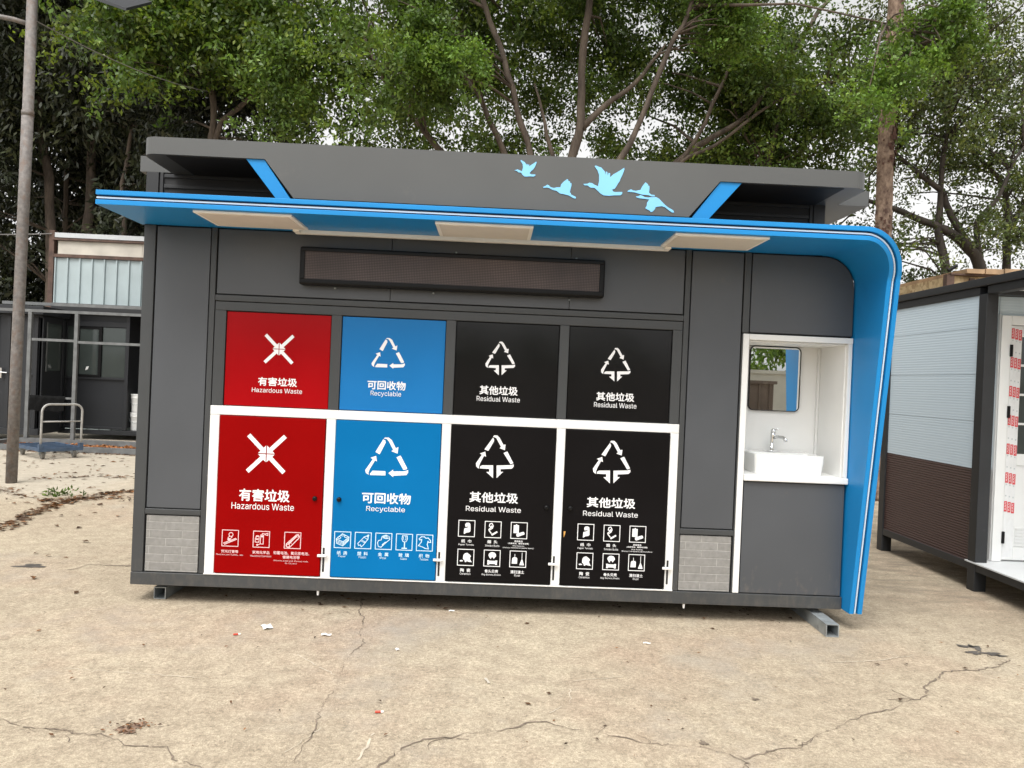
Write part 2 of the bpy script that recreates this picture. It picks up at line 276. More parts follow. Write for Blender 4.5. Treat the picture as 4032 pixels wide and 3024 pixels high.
# ------------------------------------------------------------------ mesh building
class MB:
    def __init__(s): s.v = []; s.f = []; s.k = 0
    def add(s, vs, fs):
        o = len(s.v); s.v += [tuple(x) for x in vs]; s.f += [tuple(i+o for i in f) for f in fs]; return s
    def box(s, x0, x1, y0, y1, z0, z1):
        return s.add([(x0,y0,z0),(x1,y0,z0),(x1,y1,z0),(x0,y1,z0),(x0,y0,z1),(x1,y0,z1),(x1,y1,z1),(x0,y1,z1)],
                     [(0,3,2,1),(4,5,6,7),(0,1,5,4),(1,2,6,5),(2,3,7,6),(3,0,4,7)])
    def obox(s, c, size, rz=0):
        cs, sn = math.cos(rz), math.sin(rz); vs = []
        for dz in (-.5,.5):
            for dx, dy in ((-.5,-.5),(.5,-.5),(.5,.5),(-.5,.5)):
                x, y = dx*size[0], dy*size[1]; vs.append((c[0]+x*cs-y*sn, c[1]+x*sn+y*cs, c[2]+dz*size[2]))
        return s.add(vs, [(0,3,2,1),(4,5,6,7),(0,1,5,4),(1,2,6,5),(2,3,7,6),(3,0,4,7)])
    def prism(s, poly, a, b, axis='y'):
        """polygon extruded from a to b; axis y: poly is (x,z); axis z: poly is (x,y); axis x: poly is (y,z)"""
        n = len(poly)
        P = (lambda u, v, t: (u, t, v)) if axis == 'y' else (lambda u, v, t: (u, v, t)) if axis == 'z' else (lambda u, v, t: (t, u, v))
        vs = [P(u, v, a) for u, v in poly]+[P(u, v, b) for u, v in poly]
        fs = [tuple(range(n)), tuple(range(2*n-1, n-1, -1))]+[(i, i+n, (i+1) % n+n, (i+1) % n) for i in range(n)]
        return s.add(vs, fs)
    def tube(s, pts, r, n=10, cap=True):
        pts = [Vector(p) for p in pts]; rr = r if isinstance(r, (list, tuple)) else [r]*len(pts)
        vs = []; u = None
        for i, p in enumerate(pts):
            d = (pts[min(i+1, len(pts)-1)]-pts[max(i-1, 0)]).normalized()
            if u is None: u = d.orthogonal().normalized()
            u = (u-d*u.dot(d)).normalized(); w_ = d.cross(u)
            for k in range(n):
                a = 2*math.pi*k/n; vs.append(p+(u*math.cos(a)+w_*math.sin(a))*rr[i])
        fs = [(i*n+k, i*n+(k+1) % n, (i+1)*n+(k+1) % n, (i+1)*n+k) for i in range(len(pts)-1) for k in range(n)]
        if cap: fs += [tuple(range(n-1, -1, -1)), tuple(range((len(pts)-1)*n, len(pts)*n))]
        return s.add(vs, fs)
    def lathe(s, prof, c, n=24):
        vs = [(c[0]+r*math.cos(2*math.pi*k/n), c[1]+r*math.sin(2*math.pi*k/n), c[2]+z) for r, z in prof for k in range(n)]
        fs = [(i*n+k, i*n+(k+1) % n, (i+1)*n+(k+1) % n, (i+1)*n+k) for i in range(len(prof)-1) for k in range(n)]
        return s.add(vs, fs)
    # flat printing in the x-z plane facing -y; each piece a hair further out so nothing is coplanar
    def flat(s, poly, y):
        s.k += 1; yy = y-.00004*(s.k % 12)
        return s.add([(x, yy, z) for x, z in poly], [tuple(range(len(poly)))])
    def stroke(s, pts, wd, y, closed=False):
        if closed: pts = list(pts)+[pts[0]]
        for (x0, z0), (x1, z1) in zip(pts, pts[1:]):
            dx, dz = x1-x0, z1-z0; l = math.hypot(dx, dz) or 1; ex, ez = dx/l*wd/2, dz/l*wd/2; nx, nz = -ez, ex
            s.flat([(x0-ex+nx, z0-ez+nz), (x0-ex-nx, z0-ez-nz), (x1+ex-nx, z1+ez-nz), (x1+ex+nx, z1+ez+nz)], y)
        return s
    def build(s, name, mt, parent=None, smooth=False, bevel=0, loc=None):
        me = bpy.data.meshes.new(name); me.from_pydata(s.v, [], s.f); me.update()
        me.materials.append(mt)
        if smooth: me.shade_smooth()
        o = bpy.data.objects.new(name, me); COL.objects.link(o)
        if loc is not None: place(o, loc)
        if parent is not None:
            o.parent = parent; o.matrix_parent_inverse = wmat(parent).inverted()
        if bevel:
            b = o.modifiers.new('bevel', 'BEVEL'); b.width = bevel; b.segments = 2; b.limit_method = 'ANGLE'; b.angle_limit = R(40)
            o.data.shade_smooth(); e = o.modifiers.new('wn', 'WEIGHTED_NORMAL'); e.keep_sharp = True
        return o
def wmat(o):
    mm = Matrix.LocRotScale(o.location, o.rotation_euler, o.scale)
    return wmat(o.parent) @ o.matrix_parent_inverse @ mm if o.parent else mm
def place(o, loc):
    """move a mesh object's origin to loc, keeping its vertices where they are"""
    o.data.transform(Matrix.Translation(-Vector(loc))); o.location = loc
def tag(o, label=None, cat=None, group=None, kind=None):
    for k_, v_ in (('label', label), ('category', cat), ('group', group), ('kind', kind)):
        if v_: o[k_] = v_
    return o
def thing(name, label, cat, loc=(0,0,0), group=None):
    o = bpy.data.objects.new(name, None); COL.objects.link(o); o.location = loc; o.empty_display_size = .2
    return tag(o, label, cat, group)

_tc = {}
try: FONT = bpy.data.fonts.load(bpy.utils.system_resource('DATAFILES', path='fonts')+'/Inter.woff2')   # Blender's own interface font
except Exception: FONT = None
def glyphs(txt, bold=0.0):
    key = (txt, bold)
    if key not in _tc:
        cu = bpy.data.curves.new('t', 'FONT'); cu.body = txt; cu.offset = bold; cu.resolution_u = 4; cu.fill_mode = 'FRONT'
        if FONT and txt.isascii(): cu.font = FONT
        ob = bpy.data.objects.new('t', cu); COL.objects.link(ob); dg = bpy.context.evaluated_depsgraph_get()
        me = bpy.data.meshes.new_from_object(ob.evaluated_get(dg))
        _tc[key] = ([(v.co.x, v.co.y) for v in me.vertices], [tuple(p.vertices) for p in me.polygons])
        bpy.data.objects.remove(ob); bpy.data.curves.remove(cu); bpy.data.meshes.remove(me)
    return _tc[key]
def put_text(mb, txt, x0, x1, z0, z1, y, bold=0.0, keep=False):
    vs, fs = glyphs(txt)
    if not vs: return
    a = np.array(vs); lo = a.min(0); hi = a.max(0); sx = (x1-x0)/(hi[0]-lo[0]); sz = (z1-z0)/(hi[1]-lo[1])
    w_ = (x1-x0)*0; b_ = bold*(z1-z0)
    for ox, oz in ([(0,0)] if not bold else [(-b_,0),(b_,0),(0,-b_),(0,b_),(0,0)]):   # heavier weight: the same glyph laid down with small shifts
        mb.k += 1; yy = y-.00004*(mb.k % 12)
        mb.add([(x0+ox+(x-lo[0])*sx, yy, z0+oz+(z-lo[1])*sz) for x, z in vs], fs)

# ------------------------------------------------------------------ ground
g = MB().add([(-150,-150,0),(150,-150,0),(150,150,0),(-150,150,0)], [(0,1,2,3)]).build('ground', M['ground']); tag(g, kind='structure')
def crack(pts, wd, name='ground_crack', mtl=None, jag=.010):
    P = []; r2 = random.Random(len(pts)*13+int(pts[0][0]*100))
    for (x0, y0), (x1, y1) in zip(pts, pts[1:]):
        n = max(2, int(math.hypot(x1-x0, y1-y0)/.022))
        for i in range(n): P.append((x0+(x1-x0)*i/n+r2.uniform(-jag, jag), y0+(y1-y0)*i/n+r2.uniform(-jag, jag)))
    P.append(pts[-1]); mb = MB()
    def ribbon(Q, w0, lo=.15):
        vs = []; wv = 1.0
        for i, (x, y) in enumerate(Q):
            dx, dy = Q[min(i+1, len(Q)-1)][0]-Q[max(i-1, 0)][0], Q[min(i+1, len(Q)-1)][1]-Q[max(i-1, 0)][1]; l = math.hypot(dx, dy) or 1
            wv = min(1.5, max(lo, wv+r2.uniform(-.45,.45))); h = w0*wv*.5; hb = h*r2.uniform(.6,1.5); vs += [(x-dy/l*h, y+dx/l*h, .003), (x+dy/l*hb, y-dx/l*hb, .003)]
        mb.add(vs, [(2*i, 2*i+1, 2*i+3, 2*i+2) for i in range(len(Q)-1) if r2.random() > .05])
    ribbon(P, wd)
    for i in range(2, len(P)-2):
        if r2.random() < .10:      # chipped edge
            x, y = P[i]; q = r2.uniform(.35,1.1)*wd; a0 = r2.uniform(0,6); mb.add([(x+q*k_*math.cos(a0+1.05*t), y+q*k_*math.sin(a0+1.05*t)*.8, .0034) for t, k_ in enumerate((1,.7,1.2,.6,1.1,.8))], [tuple(range(6))])
        if r2.random() < .07:      # hairline offshoot
            x, y = P[i]; a0 = r2.uniform(0,6.28); Q = [(x, y)]
            for t in range(r2.randrange(4,12)): a0 += r2.uniform(-.6,.6); x += .018*math.cos(a0); y += .018*math.sin(a0); Q.append((x, y))
            ribbon(Q, wd*.4, .1)
    return tag(mb.build(name, mtl or M['crack']), kind='structure')
CRACKS = [
 ([(-.9,-1.42),(-.35,-1.60),(0,-1.63),(.24,-1.646),(.34,-1.689),(.412,-1.719),(.506,-1.733),(.562,-1.722),(.622,-1.765),(.716,-1.759),(.749,-1.776),(.831,-1.823),(.855,-1.847),(.93,-1.842),(1.013,-1.843),(1.057,-1.919),(1.091,-1.947),(1.133,-1.95),(1.203,-1.997),(1.4,-2.15)], .0075),
 ([(1.406,.209),(1.433,.108),(1.434,-.024),(1.491,-.173),(1.517,-.302),(1.509,-.401),(1.534,-.505),(1.572,-.603),(1.53,-.74),(1.514,-.919),(1.524,-1.092),(1.539,-1.204),(1.519,-1.364),(1.524,-1.492),(1.531,-1.583),(1.541,-1.709),(1.527,-1.816),(1.504,-1.968),(1.49,-2.2)], .0055),
 ([(1.80,-2.1),(1.847,-1.941),(1.92,-1.79),(2.017,-1.705),(2.099,-1.692),(2.174,-1.646),(2.238,-1.634),(2.316,-1.615),(2.39,-1.566),(2.459,-1.516),(2.526,-1.527),(2.577,-1.553),(2.653,-1.591),(2.749,-1.613),(2.829,-1.65),(2.9,-1.687),(2.982,-1.695),(3.065,-1.703),(3.171,-1.716),(3.239,-1.764),(3.293,-1.792)], .0075),
 ([(3.27,-1.95),(3.281,-1.867),(3.293,-1.792),(3.33,-1.777),(3.415,-1.733),(3.49,-1.689),(3.566,-1.677),(3.633,-1.611),(3.716,-1.54),(3.804,-1.497),(3.865,-1.439),(3.955,-1.37),(4.02,-1.324),(4.094,-1.294),(4.205,-1.251),(4.249,-1.196),(4.301,-1.156),(4.397,-1.121),(4.455,-1.061),(4.509,-.959),(4.567,-.893),(4.644,-.845),(4.724,-.752),(4.883,-.716),(4.964,-.698),(5.114,-.627),(5.249,-.52)], .0075),
 ([(-4.6,4.3),(-3.32,3.988),(-2.8,3.595),(-2.4,3.383)], .02), ([(-2.13,1.7),(-2.13,2.106),(-2.143,2.455),(-2.223,2.977),(-2.224,3.426),(-2.107,4.011),(-1.924,4.211),(-1.2,4.6)], .03),
 ([(-3.2,.86),(-1.34,.86),(-.4,.85),(.3,.85)], .012),
]
for p_, w_ in CRACKS: crack(p_, w_)
M['scratch'] = mat('pale_scratch', (.53,.46,.36), .9, var=.15, scale=20)
for p_, w_ in (([(2.53,-1.43),(2.64,-1.31),(2.65,-1.15)],.006), ([(1.78,-1.67),(1.78,-1.77),(1.76,-1.9)],.010), ([(2.67,-1.05),(2.94,-.97)],.005), ([(1.47,-1.86),(1.56,-1.64)],.005), ([(1.25,-.82),(1.5,-1.07)],.006), ([(.2,-1.1),(.9,-1.16)],.006), ([(3.9,-.7),(4.4,-.62),(4.7,-.5)],.006)): crack(p_, w_*.7, 'ground_scratch', M['scratch'], .007)
def blot(cx, cy, rx, ry, name, mtl, z=.0035, seed=0, rot=0):
    r2 = random.Random(seed); n = 26; ph = [r2.uniform(0, 6.28) for _ in range(4)]; vs = []
    for i in range(n):
        a = 2*math.pi*i/n; k = 1+.28*math.sin(3*a+ph[0])+.2*math.sin(5*a+ph[1])+.12*math.sin(9*a+ph[2])+r2.uniform(-.08,.08)
        x, y = rx*k*math.cos(a), ry*k*math.sin(a); vs.append((cx+x*math.cos(rot)-y*math.sin(rot), cy+x*math.sin(rot)+y*math.cos(rot), z))
    return tag(MB().add(vs, [tuple(range(n))]).build(name, mtl), kind='structure')
for i, (a, b, c_, d_) in enumerate([(5.10,-.42,.035,.03),(5.17,-.33,.03,.05),(5.20,-.43,.05,.03),(5.12,-.31,.05,.02),(5.24,-.46,.03,.015)]):
    blot(a, b, c_, d_, 'ground_stain', M['stain'], seed=i)
blot(-1.05, .75, .09, .05, 'ground_stain', M['stain'], seed=9); blot(3.16, -1.67, .016, .02, 'ground_stain', M['crack'], seed=12); blot(3.54,-1.2,.018,.014,'ground_stain',M['crack'],seed=13)
M['dirt'] = mat('loose_dirt', (.24,.16,.11), .95, var=.5, scale=40, bump=.6, bscale=60)
blot(.80, -1.70, .055, .035, 'ground_stain', M['dirt'], seed=21, rot=.9)

# ------------------------------------------------------------------ kiosk
K = thing('waste_sorting_kiosk', 'grey waste sorting kiosk with blue wraparound canopy, coloured bin doors and sink bay', 'kiosk', (2.25, .9, .1))
BACK = 1.8
b = MB()
b.box(.002, 3.788, .030, BACK, .192, 2.372); b.box(3.788, 4.498, .030, BACK, .192, .905); b.box(3.788, 4.498, .030, BACK, 1.848, 2.372); b.box(3.788, 4.498, .47, BACK, .905, 1.848)
b.box(4.482, 4.498, .030, .47, .905, 1.848)
b.build('body_shell', M['dgrey2'], K)
# frame members, front face y = 0
f = MB()
f.box(0, 4.5, -.004, BACK+.004, .11, .188)
f.box(0, .072, 0, .03, .19, 2.362)
f.box(.0725, .4185, 0.001, .03, .553, .588)
f.box(.419, .4535, 0, .03, .19, 2.362)
f.box(.454, 3.409, .001, .03, 1.907, 1.944)
f.box(3.4095, 3.443, 0, .03, .19, 2.362)
f.box(3.4435, 3.786, .001, .03, .553, .588)
f.box(3.7865, 3.794, .002, .03, .19, 1.845); f.box(3.7865, 3.8285, 0, .03, 1.851, 2.362)
f.build('frame', M['frame'], K, bevel=.003)
def panel(name, x0, x1, z0, z1, mt, y=.006, poly=None):
    mb = MB()
    if poly: mb.prism(poly, y, .029)
    else: mb.box(x0, x1, y, .029, z0, z1)
    return mb.build(name, mt, K, bevel=.003)
panel('wall_panel', .079, .412, .594, 2.356, M['grey'])
for a, b_ in ((.461,1.5435),(1.5455,2.676),(2.678,3.403)): panel('wall_panel', a, b_, 1.951, 2.356, M['grey'])
panel('wall_panel', 3.451, 3.780, .594, 2.356, M['grey'])
arc = [(4.497-.2+.2*math.cos(a), 2.356-.2+.2*math.sin(a)) for a in [math.pi/2*i/8 for i in range(9)]]
panel('wall_panel', 0, 0, 0, 0, M['grey'], poly=[(3.836,1.856),(4.497,1.856)]+arc+[(3.836,2.356)])
panel('wall_panel', 3.842, 4.492, .193, .902, M['grey'])
for a in (.081, 3.448): 
    o = panel('brick_panel', a, a+.329, .193, .546, M['brick'], y=.008)
# bin frames: grey above, white below
f = MB(); f.box(.457, 3.406, .004, .028, 1.848, 1.903)
for a, b_ in ((.457,.527),(1.185,1.2495),(1.9065,1.968),(2.626,2.686),(3.345,3.406)): f.box(a, b_, .003, .028, 1.252, 1.8475)
f.build('hatch_frame', M['frame'], K, bevel=.003)
f = MB(); f.box(.455, 3.4085, -.006, .028, 1.1935, 1.250); f.box(.453, 3.4095, -.010, .028, .189, .1985)
for a, b_ in ((.455,.515),(1.181,1.2405),(1.906,1.9645),(2.631,2.6885),(3.355,3.4085)): f.box(a, b_, -.005, .028, .199, 1.193)
f.build('door_frame', M['white'], K, bevel=.003)

HZ = lambda cx, cz, s_: [[(cx+sx*u*s_, cz+sz*v*s_) for u, v in [(.003,.003),(.003,.052),(.018,.037),(.1045,.1235),(.1235,.1045),(.037,.018),(.052,.003)]] for sx in (-1,1) for sz in (-1,1)]
RECYCLE = [[(-25,110),(-12,105),(-9,89),(-44,15),(-71,29)],[(-21,114),(-15,122),(8,123),(29,108),(56,58),(72,66),(68,24),(28,38),(40,46),(13,94),(0,111),(-11,115)],[(62,1),(88,13),(132,-65),(129,-73),(108,-76)],[(138,-75),(140,-91),(128,-109),(47,-116),(47,-125),(15,-101),(45,-77),(45,-88),(109,-86),(128,-81)],[(-99,-117),(-98,-107),(-84,-89),(-3,-89),(-2,-116)],[(-107,-116),(-125,-105),(-130,-87),(-86,-18),(-100,-8),(-65,5),(-59,-31),(-71,-24),(-101,-79),(-109,-101)]]
RESIDUAL = [[(-16,121),(-9,106),(-11,95),(-43,35),(-68,44)],[(-17,125),(-10,135),(10,135),(25,121),(50,78),(64,80),(61,44),(27,55),(36,64),(15,99),(4,117),(-7,123)],[(53,26),(77,37),(118,-36),(100,-43)],[(120,-44),(121,-58),(109,-71),(39,-77),(40,-93),(56,-93),(16,-134),(13,-54),(101,-49),(113,-45)],[(-93,-77),(-89,-63),(-78,-57),(-9,-54),(-6,-135),(-50,-98),(-32,-96),(-32,-78)],[(-99,-79),(-114,-67),(-118,-46),(-83,9),(-96,17),(-62,30),(-56,-2),(-69,3),(-90,-41),(-96,-59)]]
def symbol(kind, cx, cz, s_, y, parent, mt):
    mb = MB()
    if kind == 'h':
        for p in HZ(cx, cz, s_): mb.flat(p, y)
    else:
        for p in (RECYCLE if kind == 'c' else RESIDUAL): mb.flat([(cx+u/1000*s_, cz+v/1000*s_) for u, v in p], y)
    return mb.build('sorting_symbol', mt, parent)
# upper hatches (slightly recessed)
UP = [('h', .530,1.182, M['red'], '有害垃圾', (.740,.982,1.386,1.438), 'Hazardous Waste', (.703,1.017,1.343,1.371), (.862,1.619,.76), 'red hazardous waste hatch'),
      ('c', 1.2525,1.9035, M['dblue'], '可回收物', (1.426,1.664,1.392,1.446), 'Recyclable', (1.447,1.639,1.345,1.382), (1.546,1.623,.78), 'blue recyclables hatch'),
      ('r', 1.971,2.623, M['black'], '其他垃圾', (2.133,2.373,1.389,1.444), 'Residual Waste', (2.116,2.390,1.346,1.378), (2.255,1.62,.79), 'left black residual waste hatch'),
      ('r', 2.689,3.342, M['black'], '其他垃圾', (2.875,3.116,1.381,1.434), 'Residual Waste', (2.862,3.133,1.338,1.370), (2.990,1.612,.79), 'right black residual waste hatch')]
for kd, x0, x1, mt, cn, cb, en, eb, sy, lb in UP:
    h = MB().box(x0, x1, .012, .0275, 1.254, 1.8425).build('waste_hatch', mt, K, bevel=.004); h['label'] = lb
    symbol(kd, *sy, .0112, h, M['mark'])
    t = MB(); put_text(t, cn, *cb, .0112, .028); put_text(t, en, *eb, .0112, .004); t.build('lettering', M['mark'], h)
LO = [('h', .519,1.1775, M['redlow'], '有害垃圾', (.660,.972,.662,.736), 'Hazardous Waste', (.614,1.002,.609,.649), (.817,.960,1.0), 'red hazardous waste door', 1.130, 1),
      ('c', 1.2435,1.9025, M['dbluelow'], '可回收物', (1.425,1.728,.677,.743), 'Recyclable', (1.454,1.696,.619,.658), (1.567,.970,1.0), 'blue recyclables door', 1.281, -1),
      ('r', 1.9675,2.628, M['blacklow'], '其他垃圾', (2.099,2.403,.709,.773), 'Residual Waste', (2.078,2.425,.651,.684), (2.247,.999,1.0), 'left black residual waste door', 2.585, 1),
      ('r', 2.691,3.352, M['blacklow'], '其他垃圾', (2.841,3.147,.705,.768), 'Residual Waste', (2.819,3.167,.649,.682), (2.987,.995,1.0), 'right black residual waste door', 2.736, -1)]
# pictograms are drawn in a 100 x 100 square
def icon(kind, x0, z1, size, y, parent, mt):
    mb = MB(); q = size/100; P = lambda pts: [(x0+a*q, z1-b_*q) for a, b_ in pts]; W = 4.2*q
    mb.stroke(P([(2,2),(98,2),(98,98),(2,98)]), W, y, True)
    st = lambda pts, wd=4, cl=False: mb.stroke(P(pts), wd*q, y, cl); fl = lambda pts: mb.flat(P(pts), y)
    circ = lambda cx, cy, rx, ry=None, n=14: [(cx+rx*math.cos(2*math.pi*i/n), cy+(ry or rx)*math.sin(2*math.pi*i/n)) for i in range(n)]
    if kind == 'tube':
        st([(12,80),(82,50),(88,56),(18,88)], 4, True); st(circ(54,28,12), 4, True); st([(46,38),(38,46),(36,60),(46,66),(52,54),(60,42)], 4, True); fl([(38,50),(50,50),(48,60),(40,62)]); st([(24,80),(80,56)], 2.5)
    elif kind == 'chem':
        st([(46,24),(62,24),(62,78),(44,78)], 4, True); fl([(46,28),(62,28),(60,38),(48,38)]); st([(54,24),(56,14),(70,18),(88,12),(88,26),(70,22)], 4); st([(18,34),(36,34),(36,68),(14,68),(14,46),(18,44)], 4, True); fl([(18,46),(32,46),(32,54),(18,54)]); st([(30,84),(44,78)], 4); fl(circ(27,84,6)); st([(20,30),(34,30)], 4)
    elif kind == 'cell':
        st([(14,72),(72,16),(84,14),(90,26),(86,36),(34,92),(20,92),(12,84)], 5, True); fl([(24,68),(70,22),(76,27),(30,74)]); st(circ(24,82,9), 4, True); st(circ(78,24,5), 3, True); fl(circ(42,66,3))
    elif kind == 'paper':
        st([(12,46),(48,14),(88,32),(86,52),(54,86),(16,72)], 4, True); st([(12,46),(54,62),(88,32)], 4); st([(54,62),(54,86)], 4); st(circ(30,38,9,6), 3, True); st(circ(50,22,9,5), 3, True); st(circ(70,30,9,6), 3, True); st([(14,56),(54,70),(86,42)], 3); st([(16,64),(54,78),(86,48)], 3)
    elif kind == 'bottle':
        st([(70,22),(56,28),(36,50),(20,68),(24,80),(36,76),(40,88),(50,80),(66,58),(78,42),(80,28)], 4, True); fl([(72,22),(78,12),(86,16),(82,26)]); st([(56,30),(78,44)], 3); st([(40,46),(66,60)], 3); st([(36,52),(62,64)], 3)
    elif kind == 'can':
        st([(40,20),(64,12),(84,22),(86,38),(70,52),(62,60),(50,72),(36,86),(20,82),(14,60),(20,46),(36,42),(38,30)], 4, True); st(circ(64,24,19,9), 4, True); st(circ(62,24,10,4), 3, True); fl([(40,70),(60,52),(66,54),(44,80)])
    elif kind == 'glass':
        st([(38,12),(36,32),(42,46),(52,50),(62,46),(68,32),(66,12)], 4, True); fl([(49,50),(55,50),(55,84),(49,84)]); fl([(36,84),(66,84),(68,90),(34,90)]); st([(44,18),(44,34)], 3); st([(58,16),(60,32),(54,38)], 3)
    elif kind == 'shirt':
        st([(16,28),(30,14),(48,14),(56,22),(70,20),(84,34),(86,46),(74,46),(70,40),(66,60),(74,86),(56,84),(40,76),(14,68),(30,46),(32,30),(22,34)], 4.5, True)
    elif kind == 'roll':
        fl([(40,24),(48,16),(62,15),(71,22),(73,44),(73,66),(66,72),(50,75),(36,84),(34,78),(36,50),(62,42),(60,38),(42,40)]); 
    elif kind == 'cig':
        fl([(40,78),(74,58),(79,66),(46,87)]); st([(40,72),(28,58),(26,50),(36,40),(50,32)], 6); st([(34,52),(46,42),(50,26),(42,12),(30,18),(28,30),(36,36),(42,28)], 5)
    elif kind == 'batt':
        fl([(17,18),(30,18),(30,13),(38,13),(38,18),(49,18),(49,66),(17,66)]); fl([(34,70),(76,56),(83,62),(84,72),(44,88),(36,84)])
    elif kind == 'pot':
        fl([(36,36),(44,26),(58,22),(76,34),(82,44),(76,50),(78,62),(84,72),(88,78),(70,76),(56,72),(54,78),(46,78),(44,68),(34,60)]); fl([(14,70),(24,66),(36,70),(34,74),(18,76)]); st([(54,32),(70,42)], 2)
    elif kind == 'shell':
        fl([(28,34),(30,24),(40,15),(52,13),(64,16),(73,26),(74,36),(66,46),(60,54),(58,48),(54,44),(48,44),(44,48),(44,56),(36,48)]); fl([(22,62),(32,62),(36,65),(68,65),(72,62),(82,62),(82,72),(80,78),(82,88),(72,90),(68,84),(36,84),(32,90),(22,88),(24,78)])
    elif kind == 'dust':
        fl([(16,46),(22,40),(40,40),(46,46),(46,78),(14,78)]); st([(31,40),(31,22)], 3); st([(74,12),(74,54)], 3); fl([(72,52),(77,52),(86,78),(88,86),(60,86),(62,78)])
    return mb.build('pictogram', mt, parent)
def CAP(par, mt, cx, rows, y):
    mb = MB()
    for t_, wd, za, zb, bo in rows: put_text(mb, t_, cx-wd/2, cx+wd/2, za, zb, y, bo)
    mb.build('caption', mt, par)
for i, (kd, x0, x1, mt, cn, cb, en, eb, sy, lb, lk, lkd) in enumerate(LO):
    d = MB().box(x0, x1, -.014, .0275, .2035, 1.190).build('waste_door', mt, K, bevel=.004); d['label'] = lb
    y = -.0149
    symbol(kd, *sy, y, d, M['mark'])
    t = MB(); put_text(t, cn, *cb, y, .028); put_text(t, en, *eb, y, .004); t.build('lettering', M['mark'], d)
    if kd == 'h':
        for nm, ix in (('tube',.562),('chem',.7555),('cell',.950)): icon(nm, ix, .476, .1045, y, d, M['markred'])
        CAP(d, M['markred'], .6145, [('荧光灯管等',.106,.332,.350,.02),('Fluorescent Tubes,  etc',.168,.314,.325,0)], y)
        CAP(d, M['markred'], .8085, [('家用化学品',.106,.332,.351,.02),('Household Chemicals',.130,.313,.325,0)], y)
        CAP(d, M['markred'], .9975, [('铅蓄电池、氧化汞电池、',.223,.333,.353,.02),('镍镉电池等',.106,.308,.327,.02),('Batteries (Lead acid, Mercury oxide,',.215,.288,.299,0),('Ni-Cd, etc.)',.072,.273,.284,0)], y)
    elif kd == 'c':
        for nm, ix, c1, c2, cw in (('paper',1.261,'纸  类','Paper',.046),('bottle',1.3895,'塑  料','Plastic',.048),('can',1.518,'金  属','Metal',.040),('glass',1.6475,'玻  璃','Glass',.041),('shirt',1.7755,'织  物','Textiles',.054)):
            icon(nm, ix, .492, .105, y, d, M['markblue']); CAP(d, M['markblue'], ix+.0525, [(c1,.064,.346,.369,.02),(c2,cw,.328,.342,0)], y)
    else:
        ox, oz = (0, 0) if i == 2 else (.7525, .005)
        for nm, ix, iz in (('roll',2.0355,.593),('cig',2.2015,.592),('batt',2.366,.592),('pot',2.037,.4105),('shell',2.203,.411),('dust',2.3665,.4115)):
            icon(nm, ix+ox, iz+oz, .1055, y, d, M['mark'])
        for cx, rows in ((2.089,[('纸  巾',.063,.451,.471,.02),('Paper Towels',.096,.430,.444,0)]),(2.2535,[('烟  头',.063,.452,.472,.02),('Smoke Butts',.090,.431,.444,0)]),
                         (2.4185,[('其他电池',.052,.465,.477,.02),('(无汞电池、碱性电池等)',.132,.451,.462,.02),('Other Batteries',.074,.438,.446,0),('(Mercury-free Batteries,alkaline battery)',.194,.424,.434,0)]),
                         (2.0905,[('陶  瓷',.063,.266,.288,.02),('Ceramics',.068,.248,.261,0)]),(2.255,[('骨头贝壳',.083,.266,.286,.02),('Big Bones,Shells',.120,.247,.260,0)]),(2.4185,[('清扫渣土',.086,.267,.287,.02),('Dust',.036,.249,.262,0)])):
            CAP(d, M['mark'], cx+ox, [(a_,b_,c_+oz,d_+oz,e_) for a_,b_,c_,d_,e_ in rows], y)
    lo = MB(); n = 18
    lo.add([(lk+.0135*math.cos(2*math.pi*k_/n)*s_, yy, .692+.0135*math.sin(2*math.pi*k_/n)*s_) for yy, s_ in ((-.0135,1.1),(-.019,1.1),(-.021,1),(-.030,.95),(-.033,.6)) for k_ in range(n)],
           [(j*n+k_, j*n+(k_+1) % n, (j+1)*n+(k_+1) % n, (j+1)*n+k_) for j in range(4) for k_ in range(n)]+[tuple(range(4*n, 5*n))])
    lo.box(lk-.002, lk+.002, -.034, -.032, .685, .699)
    lo.build('door_knob', M['plasticblack'], d)
    sx = x1+.0195
    MB().box(sx-.006, sx+.006, -.0072, -.004, .232, .383).build('latch_slot', M['seal'], d)
    MB().box(sx-.036, sx+.024, -.028, -.0145, .328, .344).box(sx-.004, sx+.004, -.0145, -.0074, .330, .342).build('latch_handle', M['white'], d, bevel=.003)
MB().prism([(2.7005,.545),(2.714,.545),(2.7035,.505)], -.0156, -.0145).build('torn_sticker', mat('orange_sticker', (.62,.33,.08), .6), K)
# LED sign
s_ = MB().box(.99, 2.885, -.075, .006, 2.024, 2.2585).build('led_sign', M['plasticblack'], K, bevel=.010)
fr = MB(); X0, X1, Z0, Z1 = .998, 2.877, 2.032, 2.2505
fr.box(X0, X1, -.083, -.0755, Z1-.022, Z1); fr.box(X0, X1, -.083, -.0755, Z0, Z0+.026); fr.box(X0, X0+.026, -.083, -.0755, Z0+.0265, Z1-.0225); fr.box(X1-.026, X1, -.083, -.0755, Z0+.0265, Z1-.0225)
fr.build('sign_bezel', M['plasticblack'], s_, bevel=.003)
MB().box(X0+.0265, X1-.0265, -.0775, -.0755, Z0+.0265, Z1-.0225).build('led_screen', M['led'], s_)
for x, z in ((1.816,2.012),(2.675,2.008),(1.20,2.015),(2.71,2.272),(1.95,2.274)): MB().obox((x, -.002, z), (.010,.018,.008)).build('mounting_clip', M['galv'], s_)
# door stops under the base
for x in (1.168, 3.49):
    MB().lathe([(.0,-.03),(.006,-.03),(.008,-.004),(.012,0),(.0,.004)], (x, .01, .1095), 10).build('floor_stop', M['white'], K)

